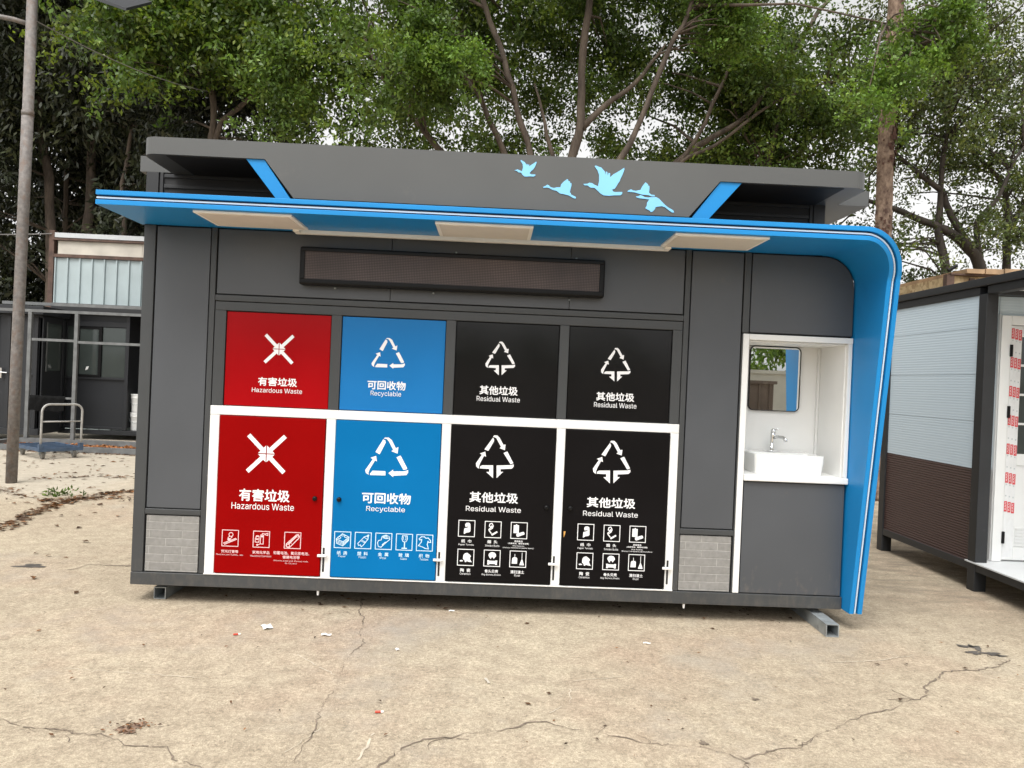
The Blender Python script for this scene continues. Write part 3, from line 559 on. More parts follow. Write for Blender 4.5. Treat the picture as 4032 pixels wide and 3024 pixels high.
# ---- canopy: underside path (x, z, front y), then swept bands
path = [(-.028, 2.364, -.541)]+[(x, 2.364, -.541) for x in (.5, 1.5, 2.5, 3.5, 4.2)]
for i in range(0, 13):
    a = math.pi/2*(1-i/12); path.append((4.305+.2*math.cos(a), 2.164+.2*math.sin(a), -.541+(.541-.388)*(i/12)**1.3))
for z in (1.9, 1.6, 1.3, 1.0, .7, .4, .112): path.append((4.505, z, -(.105+(z-.114)*.139)))
def off(i, o):
    x, z, _ = path[i]
    if i <= 5: return x, z+o
    if i >= 6+12: return x+o, z
    a = math.pi/2*(1-(i-6)/12); return x+o*math.cos(a), z+o*math.sin(a)
def sweep(o0, o1, rec, yb):
    n = len(path); vs = []; fs = []
    for i in range(n):
        yf = path[i][2]+rec; yb_ = yb if i < 19 else yb+.25; a, b_ = off(i, o0), off(i, o1)
        vs += [(a[0], yf, a[1]), (b_[0], yf, b_[1]), (b_[0], yb_, b_[1]), (a[0], yb_, a[1])]
    for i in range(n-1):
        for k_ in range(4): fs.append((4*i+k_, 4*i+(k_+1) % 4, 4*i+4+(k_+1) % 4, 4*i+4+k_))
    fs += [(3,2,1,0), tuple(4*(n-1)+k_ for k_ in range(4))]
    return MB().add(vs, fs)
cn_ = MB()
for a, b_ in ((0,.0265),(.0535,.080)):
    t_ = sweep(a, b_, 0, .0293); cn_.add(t_.v, t_.f)
CAN = cn_.build('canopy', M['blue'], K, bevel=.002)
sweep(.027, .053, .022, .0285).build('canopy_groove', M['navy'], CAN)
st_ = sweep(.0355, .0445, .012, -.2)
# strip only needs to sit at the front of the groove
n = len(path)
for i in range(n):
    for k_ in (2, 3): v_ = st_.v[4*i+k_]; st_.v[4*i+k_] = (v_[0], path[i][2]+.0215, v_[2])
st_.build('light_strip', M['strip'], CAN)
for x0, x1 in ((.495,1.046),(1.851,2.408),(3.216,3.758)):
    MB().box(x0, x1, -.508, -.118, 2.350, 2.3635).build('panel_light', M['lampframe'], CAN, bevel=.002)
    lo = MB().box(x0+.022, x1-.022, -.486, -.140, 2.3475, 2.3505).build('light_diffuser', M['lampcream'], CAN)
MB().box(.951, 3.284, -.062, -.028, 2.338, 2.3635).box(.951, .99, -.118, -.0625, 2.340, 2.3635).box(3.245, 3.284, -.118, -.0625, 2.340, 2.3635).box(2.07, 2.13, -.070, -.0625, 2.334, 2.3635).build('cable_trunking', M['lampframe'], CAN, bevel=.002)
# ---- roof slab, front cornice, fascia
def rrect(x0, x1, y0, y1, r, front=True, back=True):
    p = []
    for cx, cy, a0, on in ((x0+r, y0+r, 180, front), (x1-r, y0+r, 270, front), (x1-r, y1-r, 0, back), (x0+r, y1-r, 90, back)):
        if on: p += [(cx+r*math.cos(R(a0+90*i/8)), cy+r*math.sin(R(a0+90*i/8))) for i in range(9)]
        else: p.append((x1 if a0 in (270, 0) else x0, y0 if a0 in (180, 270) else y1))
    return p
def roofslab(name, p, z0, z1): return MB().prism(p, z0, z1, 'z').build(name, M['roofgrey'], K)
roofslab('roof_slab', rrect(-.040, 4.560, 0, 2.0, .09, False, True), 2.690, 2.787)
roofslab('roof_cornice', rrect(.167, 4.347, -.45, -.002, .085, True, False), 2.682, 2.779)
MB().box(.30, 4.21, -.425, -.006, 2.6795, 2.6815).build('soffit_shade_sheet', M['seal'], K)  # black sheet added to paint the shade under the cornice
MB().box(.0, 4.2, -.50, -.003, 2.4445, 2.4465).build('bounce_blocker', M['seal'], CAN)  # unseen black sheet added to stop blue bounce off the canopy top
fa = MB().prism([(.866,2.682),(1.036,2.4685),(3.302,2.4685),(3.476,2.682)], -.45, -.43).build('roof_fascia', M['roofgrey'], K)
for sgn, q_ in ((-1, [(.756,2.682),(.861,2.682),(1.031,2.446),(.948,2.446)]), (1, [(3.606,2.682),(3.480,2.682),(3.306,2.446),(3.405,2.446)])):
    MB().prism(q_ if sgn < 0 else q_[::-1], -.440, -.375).build('fascia_band', M['blue'], K, bevel=.002)
BIRDS = [
[(2.287,2.687),(2.305,2.693),(2.317,2.688),(2.33,2.683),(2.335,2.706),(2.332,2.725),(2.318,2.744),(2.324,2.746),(2.344,2.736),(2.351,2.726),(2.356,2.717),(2.355,2.727),(2.36,2.725),(2.363,2.717),(2.365,2.724),(2.37,2.723),(2.37,2.713),(2.382,2.723),(2.396,2.732),(2.409,2.742),(2.412,2.738),(2.408,2.725),(2.403,2.713),(2.397,2.702),(2.391,2.694),(2.384,2.688),(2.377,2.68),(2.375,2.672),(2.385,2.668),(2.407,2.669),(2.408,2.662),(2.397,2.656),(2.378,2.657),(2.359,2.654),(2.346,2.654),(2.334,2.663),(2.326,2.675),(2.311,2.676),(2.301,2.683)],
[(2.455,2.6),(2.47,2.607),(2.479,2.614),(2.489,2.609),(2.499,2.6),(2.518,2.597),(2.532,2.601),(2.554,2.603),(2.558,2.62),(2.573,2.637),(2.591,2.651),(2.597,2.648),(2.598,2.641),(2.608,2.638),(2.609,2.629),(2.617,2.629),(2.617,2.615),(2.613,2.596),(2.609,2.575),(2.615,2.573),(2.617,2.564),(2.646,2.551),(2.644,2.542),(2.634,2.543),(2.605,2.558),(2.581,2.563),(2.553,2.567),(2.533,2.581),(2.509,2.586),(2.485,2.597),(2.471,2.597),(2.457,2.594)],
[(2.685,2.628),(2.707,2.63),(2.721,2.637),(2.735,2.635),(2.75,2.626),(2.77,2.619),(2.775,2.652),(2.773,2.685),(2.763,2.71),(2.745,2.732),(2.752,2.737),(2.772,2.73),(2.784,2.727),(2.798,2.712),(2.808,2.703),(2.811,2.687),(2.814,2.706),(2.82,2.702),(2.823,2.682),(2.828,2.699),(2.837,2.696),(2.837,2.674),(2.856,2.692),(2.884,2.709),(2.916,2.732),(2.918,2.723),(2.911,2.701),(2.905,2.684),(2.896,2.665),(2.894,2.655),(2.883,2.638),(2.877,2.626),(2.867,2.609),(2.852,2.604),(2.858,2.593),(2.87,2.59),(2.911,2.593),(2.911,2.582),(2.9,2.573),(2.862,2.571),(2.838,2.567),(2.805,2.568),(2.785,2.579),(2.765,2.597),(2.751,2.608),(2.727,2.609),(2.71,2.62),(2.691,2.621)],
[(2.941,2.6),(2.953,2.607),(2.961,2.61),(2.972,2.605),(2.989,2.603),(3.008,2.608),(3.016,2.61),(3.022,2.626),(3.033,2.643),(3.043,2.655),(3.049,2.65),(3.057,2.644),(3.059,2.636),(3.066,2.635),(3.067,2.618),(3.065,2.597),(3.073,2.59),(3.08,2.585),(3.099,2.584),(3.099,2.576),(3.081,2.576),(3.062,2.582),(3.028,2.583),(3.009,2.587),(2.985,2.593),(2.966,2.595),(2.943,2.596)],
[(2.99,2.571),(3.005,2.573),(3.016,2.58),(3.028,2.577),(3.041,2.57),(3.062,2.568),(3.091,2.572),(3.107,2.573),(3.125,2.564),(3.144,2.546),(3.164,2.528),(3.184,2.514),(3.209,2.502),(3.215,2.49),(3.204,2.488),(3.185,2.5),(3.162,2.516),(3.143,2.522),(3.122,2.519),(3.107,2.515),(3.102,2.501),(3.092,2.49),(3.08,2.485),(3.075,2.493),(3.06,2.499),(3.047,2.507),(3.055,2.518),(3.056,2.537),(3.068,2.557),(3.043,2.56),(3.015,2.561),(2.996,2.565)]]
for p in BIRDS: MB().prism(p, -.4535, -.4515).build('bird_decal', M['bird'], fa)
# upper storey wall behind the fascia
u = MB(); u.box(.0, 4.285, .012, 1.75, 2.363, 2.6895); u.build('clerestory_wall', M['seal'], K)
u = MB(); u.box(0, .076, 0, .0115, 2.364, 2.6895); u.box(4.211, 4.285, 0, .0115, 2.364, 2.6895)
for z in (2.445, 2.52, 2.595, 2.66): u.box(.109, 4.183, .001, .0115, z, z+.022)
u.box(.085, .105, 0, .0115, 2.364, 2.6895); u.box(4.186, 4.206, 0, .0115, 2.364, 2.6895); u.build('clerestory_frame', M['dgrey2'], K, bevel=.002)
# ---- sink bay
nb = MB(); nb.box(3.836, 4.4815, .420, .4695, .9505, 1.806); nb.box(3.7945, 3.8345, .031, .4695, .9505, 1.8055)
nb.box(4.468, 4.4815, .031, .4195, .9505, 1.806); nb.box(3.8355, 4.467, .031, .4195, 1.7985, 1.8065)
nb.build('bay_lining', M['whitein'], K)
tr_ = MB(); tr_.box(3.795, 3.8335, -.004, .0305, .192, 1.845); tr_.box(3.834, 4.502, -.003, .0305, 1.8075, 1.8445); tr_.box(4.474, 4.501, 0, .0305, .951, 1.807); tr_.box(4.452, 4.4675, .395, .4195, .951, 1.798)
tr_.build('bay_frame', M['white'], K, bevel=.003)
MB().box(3.8345, 4.504, -.018, .4195, .910, .950).build('counter', M['white'], K, bevel=.006)
# washbasin standing on the counter
WB = thing('washbasin', 'white square ceramic basin with chrome tap on the counter under the mirror', 'washbasin', (4.152, .23, .951))
bs = MB(); p0 = rrect(3.925, 4.380, .055, .400, .025); n = len(p0)
sc = lambda p, kx, ky, cy=.2275: [((x-4.1525)*kx+4.1525, (y-cy)*ky+cy) for x, y in p]
rings = [(sc(p0,.955,.94), .951), (sc(p0,.995,.995), 1.03), (p0, 1.072), (sc(p0,.992,.988), 1.077), (sc(p0,.955,.93), 1.077), (sc(p0,.945,.60,.175), 1.070), (sc(p0,.87,.52,.175), 1.005), (sc(p0,.75,.40,.175), .992)]
vs = [(x, y, z) for pl, z in rings for x, y in pl]
fs = [(i*n+k_, i*n+(k_+1) % n, (i+1)*n+(k_+1) % n, (i+1)*n+k_) for i in range(len(rings)-1) for k_ in range(n)]+[tuple(range(n-1,-1,-1)), tuple(range((len(rings)-1)*n, len(rings)*n))]
bs.add(vs, fs).build('bowl', M['ceramic'], WB, bevel=.004)
fx, fy = 4.128, .335
ta = MB(); ta.tube([(fx,fy,1.078),(fx,fy,1.085),(fx,fy,1.087),(fx+.002,fy-.004,1.15),(fx+.004,fy-.008,1.19),(fx+.006,fy-.010,1.205)], [.024,.024,.017,.0155,.018,.017], 14)
ta.tube([(fx+.004,fy-.008,1.168),(fx+.025,fy-.045,1.180),(fx+.045,fy-.085,1.178),(fx+.055,fy-.105,1.165),(fx+.056,fy-.108,1.150)], [.011,.011,.0115,.012,.0125], 12)
ta.tube([(fx+.006,fy-.010,1.205),(fx+.006,fy-.012,1.224),(fx+.006,fy-.012,1.232)], [.018,.017,.010], 14); ta.tube([(fx+.006,fy-.012,1.222),(fx+.030,fy-.045,1.232)], [.006,.004], 8)
ta.build('tap', M['chrome'], WB, smooth=True)
# mirror on the back wall
MR = thing('mirror', 'rounded rectangular mirror with thin black rim above the washbasin', 'mirror', (4.15,.42,1.57))
def rrz(x0, x1, z0, z1, r): return [(x, z) for x, z in rrect(x0, x1, z0, z1, r)]
ro, ri = rrz(3.978,4.332,1.350,1.7935,.036), rrz(3.9825,4.3275,1.3545,1.789,.032); n = len(ro)
MB().add([(x,.4195,z) for x, z in ro]+[(x,.396,z) for x, z in ro]+[(x,.396,z) for x, z in ri]+[(x,.402,z) for x, z in ri], [(j*n+k_, j*n+(k_+1) % n, (j+1)*n+(k_+1) % n, (j+1)*n+k_) for j in range(3) for k_ in range(n)]).build('rim', M['plasticblack'], MR)
MB().prism(ri, .401, .4185).build('glass', M['mirror'], MR)

# support tubes under the kiosk
def sqtube(x, y0, y1, wd, rot, label, name='steel_box_section'):
    o = thing(name, label, 'steel tube', (x, y0, 0)); t_ = .005; mb = MB(); h = wd
    def bx(x0, x1, z0, z1): mb.box(x0, x1, 0, y1-y0, z0, z1)
    bx(-h/2, h/2, 0.001, t_); bx(-h/2, h/2, h-t_, h-.001); bx(-h/2, -h/2+t_, t_+.0003, h-t_-.0003); bx(h/2-t_, h/2, t_+.0003, h-t_-.0003)
    ob = mb.build('tube_wall', M['galv']); ob.parent = o; o.rotation_euler = (0, 0, rot); return o
sqtube(.154, .075, 1.75, .076, R(-1.5), 'galvanised steel box tube under the left end of the kiosk')
sqtube(4.350, -.222, 1.9, .079, R(-1.0), 'galvanised steel box tube sticking out under the right end of the kiosk')

# ------------------------------------------------------------------ neighbouring cabin on the right
CB = thing('portable_cabin', 'pale blue and brown panelled portable cabin with white floor porch on black steel posts', 'cabin', (7.5, 1.8, 0))
XR = 9.6
c = MB(); c.box(6.03, XR, 1.12, 2.48, .225, 2.30); c.build('cabin_core', M['whitein'], CB)
c = MB(); c.box(6.018, 6.0295, 1.105, 2.42, .9455, 1.3145); c.box(6.018, 6.0295, 1.105, 2.42, 1.3175, 1.6835); c.box(6.018, 6.0295, 1.105, 2.42, 1.6865, 2.0525); c.box(6.018, 6.0295, 1.105, 2.42, 2.0555, 2.308)
c.box(6.098, 6.172, 1.108, 1.1195, .9455, 1.3145); c.box(6.098, 6.172, 1.108, 1.1195, 1.3175, 1.6835); c.box(6.098, 6.172, 1.108, 1.1195, 1.6865, 2.0525); c.box(6.098, 6.172, 1.108, 1.1195, 2.0555, 2.308)
c.box(7.16, XR, 1.108, 1.1195, .9455, 2.308); c.box(6.18, 7.15, 1.109, 1.1195, 2.163, 2.308); c.build('upper_siding', M['siding'], CB)
c = MB(); c.box(6.016, 6.0295, 1.105, 2.42, .2155, .945); c.box(6.098, 6.155, 1.106, 1.1195, .228, .945); c.box(7.18, XR, 1.106, 1.1195, .228, .945); c.build('lower_cladding', M['wainscot'], CB)
for x, y in ((6.0, 1.0), (6.0, 2.42), (6.0, -1.2), (XR-.095, 2.42), (XR-.095, 1.0), (XR-.095, -1.2)):
    MB().box(x, x+.095, y, y+.095, 0, 2.312).build('post', M['dgrey2'], CB, bevel=.004)
for q_ in ((6.004, 6.09, 1.096, 2.419), (6.004, 6.09, -1.104, .999), (6.096, XR-.097, -1.2, -1.11), (6.096, XR-.097, 2.425, 2.51), (XR-.09, XR-.004, 1.096, 2.419), (XR-.09, XR-.004, -1.104, .999)): MB().box(*q_, .157, .2145).build('base_beam', M['dgrey2'], CB, bevel=.003)
for q_ in ((6.004, 6.09, 1.096, 2.419), (6.004, 6.09, -1.104, .999), (6.096, XR-.097, 1.01, 1.09), (6.096, XR-.097, -1.2, -1.11)): MB().box(*q_, 2.3095, 2.372).build('eaves_beam', M['dgrey2'], CB, bevel=.003)
MB().box(5.985, XR+.02, -1.24, 2.54, 2.374, 2.437).build('roof', M['dgrey2'], CB, bevel=.006)
MB().box(5.993, XR-.005, -1.19, 1.1195, .2155, .226).build('porch_floor', M['decking'], CB)
MB().box(6.10, XR-.1, -1.1, 1.005, 2.345, 2.3725).build('porch_ceiling', M['whitein'], CB)
MB().lathe([(.0,-.003),(.016,-.003),(.016,0),(.0,.003)], (0,0,0), 14).build('rivet', M['chrome'], CB, loc=(0,0,0)).matrix_basis = Matrix.Translation((6.008, .958, .190)) @ Matrix.Rotation(R(90), 4, 'Y')
# door
dr = MB(); dr.box(6.176, 6.254, 1.070, 1.1185, .228, 2.158); dr.box(7.076, 7.154, 1.070, 1.1185, .228, 2.158); dr.box(6.2545, 7.0755, 1.070, 1.1185, 2.084, 2.158)
dr.box(6.168, 6.1755, 1.082, 1.1185, .228, 2.166); dr.build('door_casing', M['pvc'], CB, bevel=.006)
DL = MB(); DL.box(6.260, 6.352, 1.086, 1.110, .240, 2.080); DL.box(6.978, 7.070, 1.086, 1.110, .240, 2.080); DL.box(6.3525, 6.9775, 1.086, 1.110, 1.996, 2.080); DL.box(6.3525, 6.9775, 1.086, 1.110, .240, .34); DL.box(6.3525, 6.9775, 1.086, 1.110, .985, 1.075)
DL.box(6.3525, 6.9775, 1.096, 1.110, .3405, .9845)
for z in (1.302, 1.532, 1.762): DL.box(6.3525, 6.9775, 1.090, 1.108, z, z+.018)
DL = DL.build('door_leaf', M['pvc'], CB, bevel=.003)
MB().box(6.3525, 6.9775, 1.100, 1.106, 1.0755, 1.9955).build('window_pane', M['glassdark'], DL)
lv = MB()
for i in range(6): lv.box(6.365, 6.965, 1.088, 1.0958, .352+i*.026, .365+i*.026)
lv.build('louvre', M['pvc'], DL)
for z in (1.836, 1.355, .370): MB().box(6.246, 6.268, 1.060, 1.0855, z, z+.094).build('hinge', M['plasticblack'], DL, bevel=.003)
film = mat('protective_film', (.72,.73,.73), .35, var=.04, scale=20)
for k_ in range(3):                                   # printed protective film still on the door stile
    xa = 6.266+k_*.029
    st_ = MB().box(xa-.001, xa+.0245, 1.0848, 1.0856, .262, 2.074).build('protective_film', film, DL)
    rb, pr_, ch = MB(), MB(), MB()
    for j in range(7):
        zc = 1.99-j*.2265-.006*k_
        rb.box(xa, xa+.0235, 1.0838, 1.0846, zc-.012, zc+.070)
        for q_ in range(3): ch.stroke([(xa+.0155, zc+.002+q_*.022), (xa+.0075, zc+.0045+q_*.022), (xa+.0075, zc+.0125+q_*.022), (xa+.0155, zc+.0150+q_*.022)], .003, 1.0836)
        if j < 6:
            for q_ in range(3): pr_.box(xa+.006, xa+.016, 1.0842, 1.0847, zc-.030-q_*.045, zc-.018-q_*.045-.012*(q_ % 2))
    rb.build('film_marking', M['tapered'], st_); pr_.build('film_lettering', M['tapegrey'], st_); ch.build('film_lettering', M['mark'], st_)
for k_ in range(2):
    zc = 2.020+k_*.030
    st_ = MB().box(6.353, 6.977, 1.0848, 1.0856, zc-.001, zc+.0235).build('protective_film', film, DL); rb = MB()
    for j in range(4): rb.box(6.375+j*.17, 6.45+j*.17, 1.0838, 1.0846, zc, zc+.0225)
    rb.build('film_marking', M['tapered'], st_)

# ------------------------------------------------------------------ behind the cabin on the right: strand-board hut and white corrugated shed
HT = thing('strand_board_hut', 'strand board hut with planked roof edge and rusty corner post behind the right cabin', 'hut', (10.5,7,0))
c = MB(); c.box(9.12, 13.5, 6.7, 9, 0, 3.36); c.build('wall', M['osb'], HT)
MB().box(9.0, 9.115, 6.62, 6.72, 0, 3.37).box(9.05, 13.5, 6.60, 6.695, 3.362, 3.385).build('corner_post', M['rust'], HT)
pk = MB()
for i in range(15): pk.box(9.26+i*.29, 9.26+i*.29+.27, 6.55, 9.1, 3.388, 3.455+.012*(i % 3))
pk.build('plank_roof', M['plank'], HT)
MB().obox((9.42,6.68,3.16), (.075,.03,.34), 0).obox((10.7,6.68,3.05), (.6,.03,.07), 0).build('batten', M['rust'], HT)
MB().tube([(9.0,6.5,2.92),(9.2,6.55,3.03)], .03).tube([(9.02,6.5,2.95),(9.2,6.6,2.95)], .03).tube([(9.0,6.6,3.42),(9.13,6.6,3.50)], .028).build('pipe_stub', M['plasticblack'], HT)
def corrugated(mb, x0, x1, y, z0, z1, pitch=.22, dep=.03):
    x = x0; P = []
    while x < x1-1e-6:
        P += [(x, y), (x+.012, y-dep), (x+.035, y-dep), (x+.047, y)]; x += pitch
    P.append((x1, y)); vs = []
    for a_, b_ in P: vs += [(a_, b_, z0), (a_, b_, z1)]
    mb.add(vs, [(2*i, 2*i+2, 2*i+3, 2*i+1) for i in range(len(P)-1)])
    mb.box(x0, x1, y+.002, y+.08, z0, z1); return mb
M['corrwhite'] = mat('white_corrugated', (.55,.57,.58), .5, var=.06, scale=3, dirt=((.42,.42,.40), 4, .6))
c = corrugated(MB(), 6.9, 9.0, 6.2, 0, 2.93); o = c.build('corrugated_fence', M['corrwhite']); place(o, (8.0,6.2,0)); tag(o, 'white corrugated metal fence between the blue canopy and the strand board hut', 'fence')

# ------------------------------------------------------------------ left background
SH = thing('corrugated_building', 'pale blue corrugated metal building with cream upper fascia behind the dark cabins', 'building', (-5.2,12.5,0))
M['corrblue'] = mat('pale_blue_corrugated', (.40,.47,.48), .5, var=.08, scale=2, dirt=((.30,.34,.34), 3, .62))
corrugated(MB(), -7.36, -1.8, 12.0, 0, 3.72, .262, .035).build('corrugated_wall', M['corrblue'], SH)
MB().box(-7.36, -1.8, 12.09, 15, 0, 3.7).build('building_core', M['cream'], SH)
MB().box(-7.30, -6.46, 11.99, 12.08, 3.80, 4.085).box(-6.458, -5.5, 11.985, 12.08, 3.80, 4.085).box(-5.498, -1.8, 11.99, 12.08, 3.80, 4.085).build('fascia_board', M['cream'], SH)
MB().box(-7.36, -1.8, 11.95, 12.08, 3.725, 3.795).box(-7.4, -1.8, 11.93, 12.08, 4.09, 4.14).build('rusty_rail', M['rust'], SH)
MB().box(-7.34, -1.8, 11.92, 15, 4.145, 4.245).build('roof_edge', M['corrwhite'], SH)
MB().box(-7.47, -7.365, 11.95, 12.07, 0, 4.3).build('corner_post', M['rust'], SH)

def cabin(name, label, x0, x1, y0, y1, z0, z1):
    o = thing(name, label, 'cabin', ((x0+x1)/2, (y0+y1)/2, 0)); return o
C2 = cabin('dark_cabin', 'dark grey portable cabin with sliding window, right of the black tarpaulin', -6.15, -2.4, 10.2, 12, .16, 2.5)
c = MB(); c.box(-6.15, -4.87, 10.24, 11.7, .24, 2.44); c.box(-4.87, -2.4, 10.75, 11.7, .24, 2.44); c.build('wall', M['dgrey'], C2)
c = MB(); c.box(-6.15, -6.05, 10.2, 10.25, .15, 2.44); c.box(-4.93, -4.86, 10.2, 10.25, .19, 2.44); c.box(-6.15, -2.4, 10.18, 10.26, .10, .185); c.box(-6.05, -4.93, 10.205, 10.25, 1.16, 1.205); c.box(-6.05, -4.93, 10.205, 10.25, 2.18, 2.28); c.box(-6.05,-4.93,10.205,10.25,.20,.25)
c.build('cabin_frame', M['dgrey'], C2, bevel=.004)
MB().box(-6.3, -2.3, 10.05, 11.9, 2.45, 2.60).build('roof', M['dgrey2'], C2, bevel=.01)
MB().box(-4.86, -2.4, 10.26, 10.74, .12, .187).build('porch_floor', M['dgrey'], C2)
wn = MB(); wn.box(-6.05, -5.86, 10.222, 10.2395, 1.21, 2.17); wn.box(-5.38, -4.94, 10.222, 10.2395, 1.21, 2.17); wn.box(-5.80, -5.44, 10.20, 10.215, 1.25, 2.13)
wn = wn.build('window_pane', M['glassdark'], C2)
wf = MB(); wf.box(-5.86, -5.80, 10.19, 10.24, 1.21, 2.17); wf.box(-5.44, -5.385, 10.19, 10.24, 1.21, 2.17); wf.box(-5.7995, -5.4405, 10.19, 10.24, 2.13, 2.17); wf.box(-5.7995, -5.4405, 10.19, 10.24, 1.21, 1.25); wf.build('window_frame', M['plasticblack'], C2)
MB().box(-5.845, -5.825, 10.18, 10.189, 1.22, 2.1).build('edge_trim', M['steel'], C2)
MB().add([(-5.68,10.198,1.33),(-5.63,10.198,1.35),(-5.61,10.198,1.41),(-5.66,10.198,1.40)], [(0,1,2,3)]).build('sticker', M['paper'], C2)
C1 = cabin('dark_kiosk', 'dark grey portable kiosk with a door and lever handle at the far left', -10, -6.0, 9.3, 10.1, .15, 2.4)
c = MB(); c.box(-9.5, -6.02, 9.33, 10.05, .14, 2.3); c.build('wall', M['dgrey'], C1)
c = MB()
for x in (-6.13, -6.32, -6.62, -6.86, -7.2, -7.6): c.box(x, x+.06, 9.285, 9.329, .24, 2.26)
c.box(-9.5, -6.0, 9.28, 9.329, .12, .235); c.box(-6.06, -6.0, 9.33, 9.4, .24, 2.26); c.box(-6.06, -6.0, 9.98, 10.05, .24, 2.26); c.box(-6.56, -6.14, 9.30, 9.329, 1.20, 1.24); c.build('wall_batten', M['dgrey'], C1, bevel=.004)
MB().box(-9.5, -5.93, 9.18, 10.08, 2.305, 2.46).build('roof', M['dgrey'], C1, bevel=.008)
MB().box(-6.018, -6.005, 9.45, 9.93, 1.30, 2.17).build('window_pane', M['glassdark'], C1)
MB().box(-6.004, -5.998, 9.44, 9.475, 1.28, 2.19).build('edge_trim', M['steel'], C1)
hd = MB(); hd.box(-6.72, -6.68, 9.262, 9.284, 1.14, 1.32); hd.tube([(-6.70,9.25,1.24),(-6.57,9.245,1.235)], .012, 8); hd.build('door_handle', M['chrome'], C1)
# galvanised frame
FR = thing('scaffold', 'open galvanised steel frame standing on leaf litter behind the trolley', 'scaffold', (-4.8,8.5,0))
for x in (-6.04, -5.225, -3.6): MB().box(x-.032, x+.032, 8.97, 9.03, .10, 2.335).build('post', M['steel'], FR, bevel=.004)
MB().box(-6.6, -2.6, 8.97, 9.03, 2.336, 2.385).build('top_rail', M['steel'], FR); MB().box(-6.0, -5.26, 8.98, 9.02, 1.83, 1.875).box(-5.19, -3.64, 8.98, 9.02, 1.81, 1.855).build('middle_rail', M['steel'], FR)
MB().box(-6.9, -2.6, 9.55, 9.60, 2.50, 2.555).build('rear_rail', M['steel'], FR)
MB().box(-6.15, -2.6, 8.96, 9.06, 0, .099).box(-6.3, -2.6, 7.86, 7.94, 0, .095).box(-6.25, -6.15, 7.945, 8.955, 0, .095).build('base_rail', M['steel'], FR)
MB().box(-6.0, -5.26, 8.985, 9.015, .81, .845).build('low_rail', M['steel'], FR)
tv = []; nx_, nz_ = 16, 5
for k_ in range(2):
    for i in range(nx_+1):
        for j in range(nz_+1):
            tv.append((-5.99+.62*i/nx_, 8.97+.035*k_+.012*math.sin(i*1.7+j)-.004*j, .862-.27*j/nz_+.012*math.sin(i*.9)*(j/nz_)))
tf = []
for k_ in range(2):
    for i in range(nx_):
        for j in range(nz_):
            a_ = k_*(nx_+1)*(nz_+1)+i*(nz_+1)+j; tf.append((a_, a_+nz_+1, a_+nz_+2, a_+1))
for i in range(nx_):
    a_ = i*(nz_+1); q_ = (nx_+1)*(nz_+1); tf.append((a_, a_+q_, a_+q_+nz_+1, a_+nz_+1))
o = MB().add(tv, tf).build('tarpaulin', M['tarp'], smooth=True); place(o, (-5.7,9,.6)); tag(o, 'black tarpaulin hung over the low rail of the steel frame', 'tarpaulin')
# buckets
def bucket(z, label):
    t_ = thing('plastic_bucket', label, 'bucket', (-4.735,10.42,z), 'white buckets beside the dark cabin')
    pr_ = [(0,0),(.118,0),(.122,.01),(.130,.25),(.136,.27),(.142,.275),(.142,.29),(.133,.295),(.142,.305),(.142,.318),(.134,.325),(.145,.332),(.145,.352),(.138,.356),(.138,.338),(.116,.02),(0,.02)]
    MB().lathe(pr_, (-4.735,10.42,z), 28).build('pail', M['white'], t_, smooth=True)
    MB().tube([(-4.735-.146*math.cos(a_), 10.42-.146*math.sin(a_)*.75-.03, z+.28-.13*math.sin(a_)) for a_ in [math.pi*i/12 for i in range(13)]], .004, 6).build('bail_handle', M['galv'], t_)
bucket(.188, 'white plastic bucket standing on the cabin floor, lower of the two stacked'); bucket(.545, 'white plastic bucket stacked on top of another bucket')

# platform trolley
TR = thing('platform_trolley', 'blue platform trolley with pale steel push handle beside the lamp post', 'trolley', (-4.66,7.28,0))
n_, r_, k2 = Vector((-4.49,6.72,0)), Vector((-4.10,7.22,0)), Vector((-4.84,7.84,0)); ex = (r_-n_).normalized(); ey = (k2-r_).normalized(); LX, LY = (r_-n_).length, (k2-r_).length
az = math.atan2(ex.y, ex.x); cT = n_+ex*LX/2+ey*LY/2
dk = MB(); T = lambda a, b_, z: n_+ex*a+ey*b_+Vector((0,0,z))
def tb(mb, a0, a1, b0, b1, z0, z1): c_ = T((a0+a1)/2, (b0+b1)/2, (z0+z1)/2); mb.obox(c_, (a1-a0, b1-b0, z1-z0), az)
tb(dk, 0, LX, 0, .035, .12, .170); tb(dk, 0, LX, LY-.035, LY, .12, .170); tb(dk, 0, .035, .0355, LY-.0355, .12, .170); tb(dk, LX-.035, LX, .0355, LY-.0355, .12, .170)
for i in range(4): tb(dk, .0355, LX-.0355, .15+i*.2, .20+i*.2, .13, .165)
tb(dk, .2, .235, .0355, LY-.0355, .125, .1295); tb(dk, .4, .435, .0355, LY-.0355, .125, .1295)
dk.build('deck', M['trolleyblue'], TR, bevel=.003)
hp = [T(.03,.02,.12), T(.03,.015,.45), T(.03,.01,.70)]+[T(.03+.11*(1-math.cos(a_)), .008, .72+.11*math.sin(a_)) for a_ in [math.pi/2*i/6 for i in range(7)]]
hp += [T(LX-.03-.11*(1-math.cos(a_)), .008, .72+.11*math.sin(a_)) for a_ in [math.pi/2*(1-i/6) for i in range(7)]]+[T(LX-.03,.01,.70), T(LX-.03,.015,.45), T(LX-.03,.02,.12)]
MB().tube(hp, .0165, 12).tube([T(.03,.012,.57), T(LX-.03,.012,.57)], .012, 10).build('push_handle', M['palesteel'], TR, smooth=True)
hb_ = MB(); tb(hb_, .0, .06, -.005, .05, .1705, .235); tb(hb_, LX-.06, LX, -.005, .05, .1705, .235); hb_.build('handle_socket', M['trolleyblue'], TR)
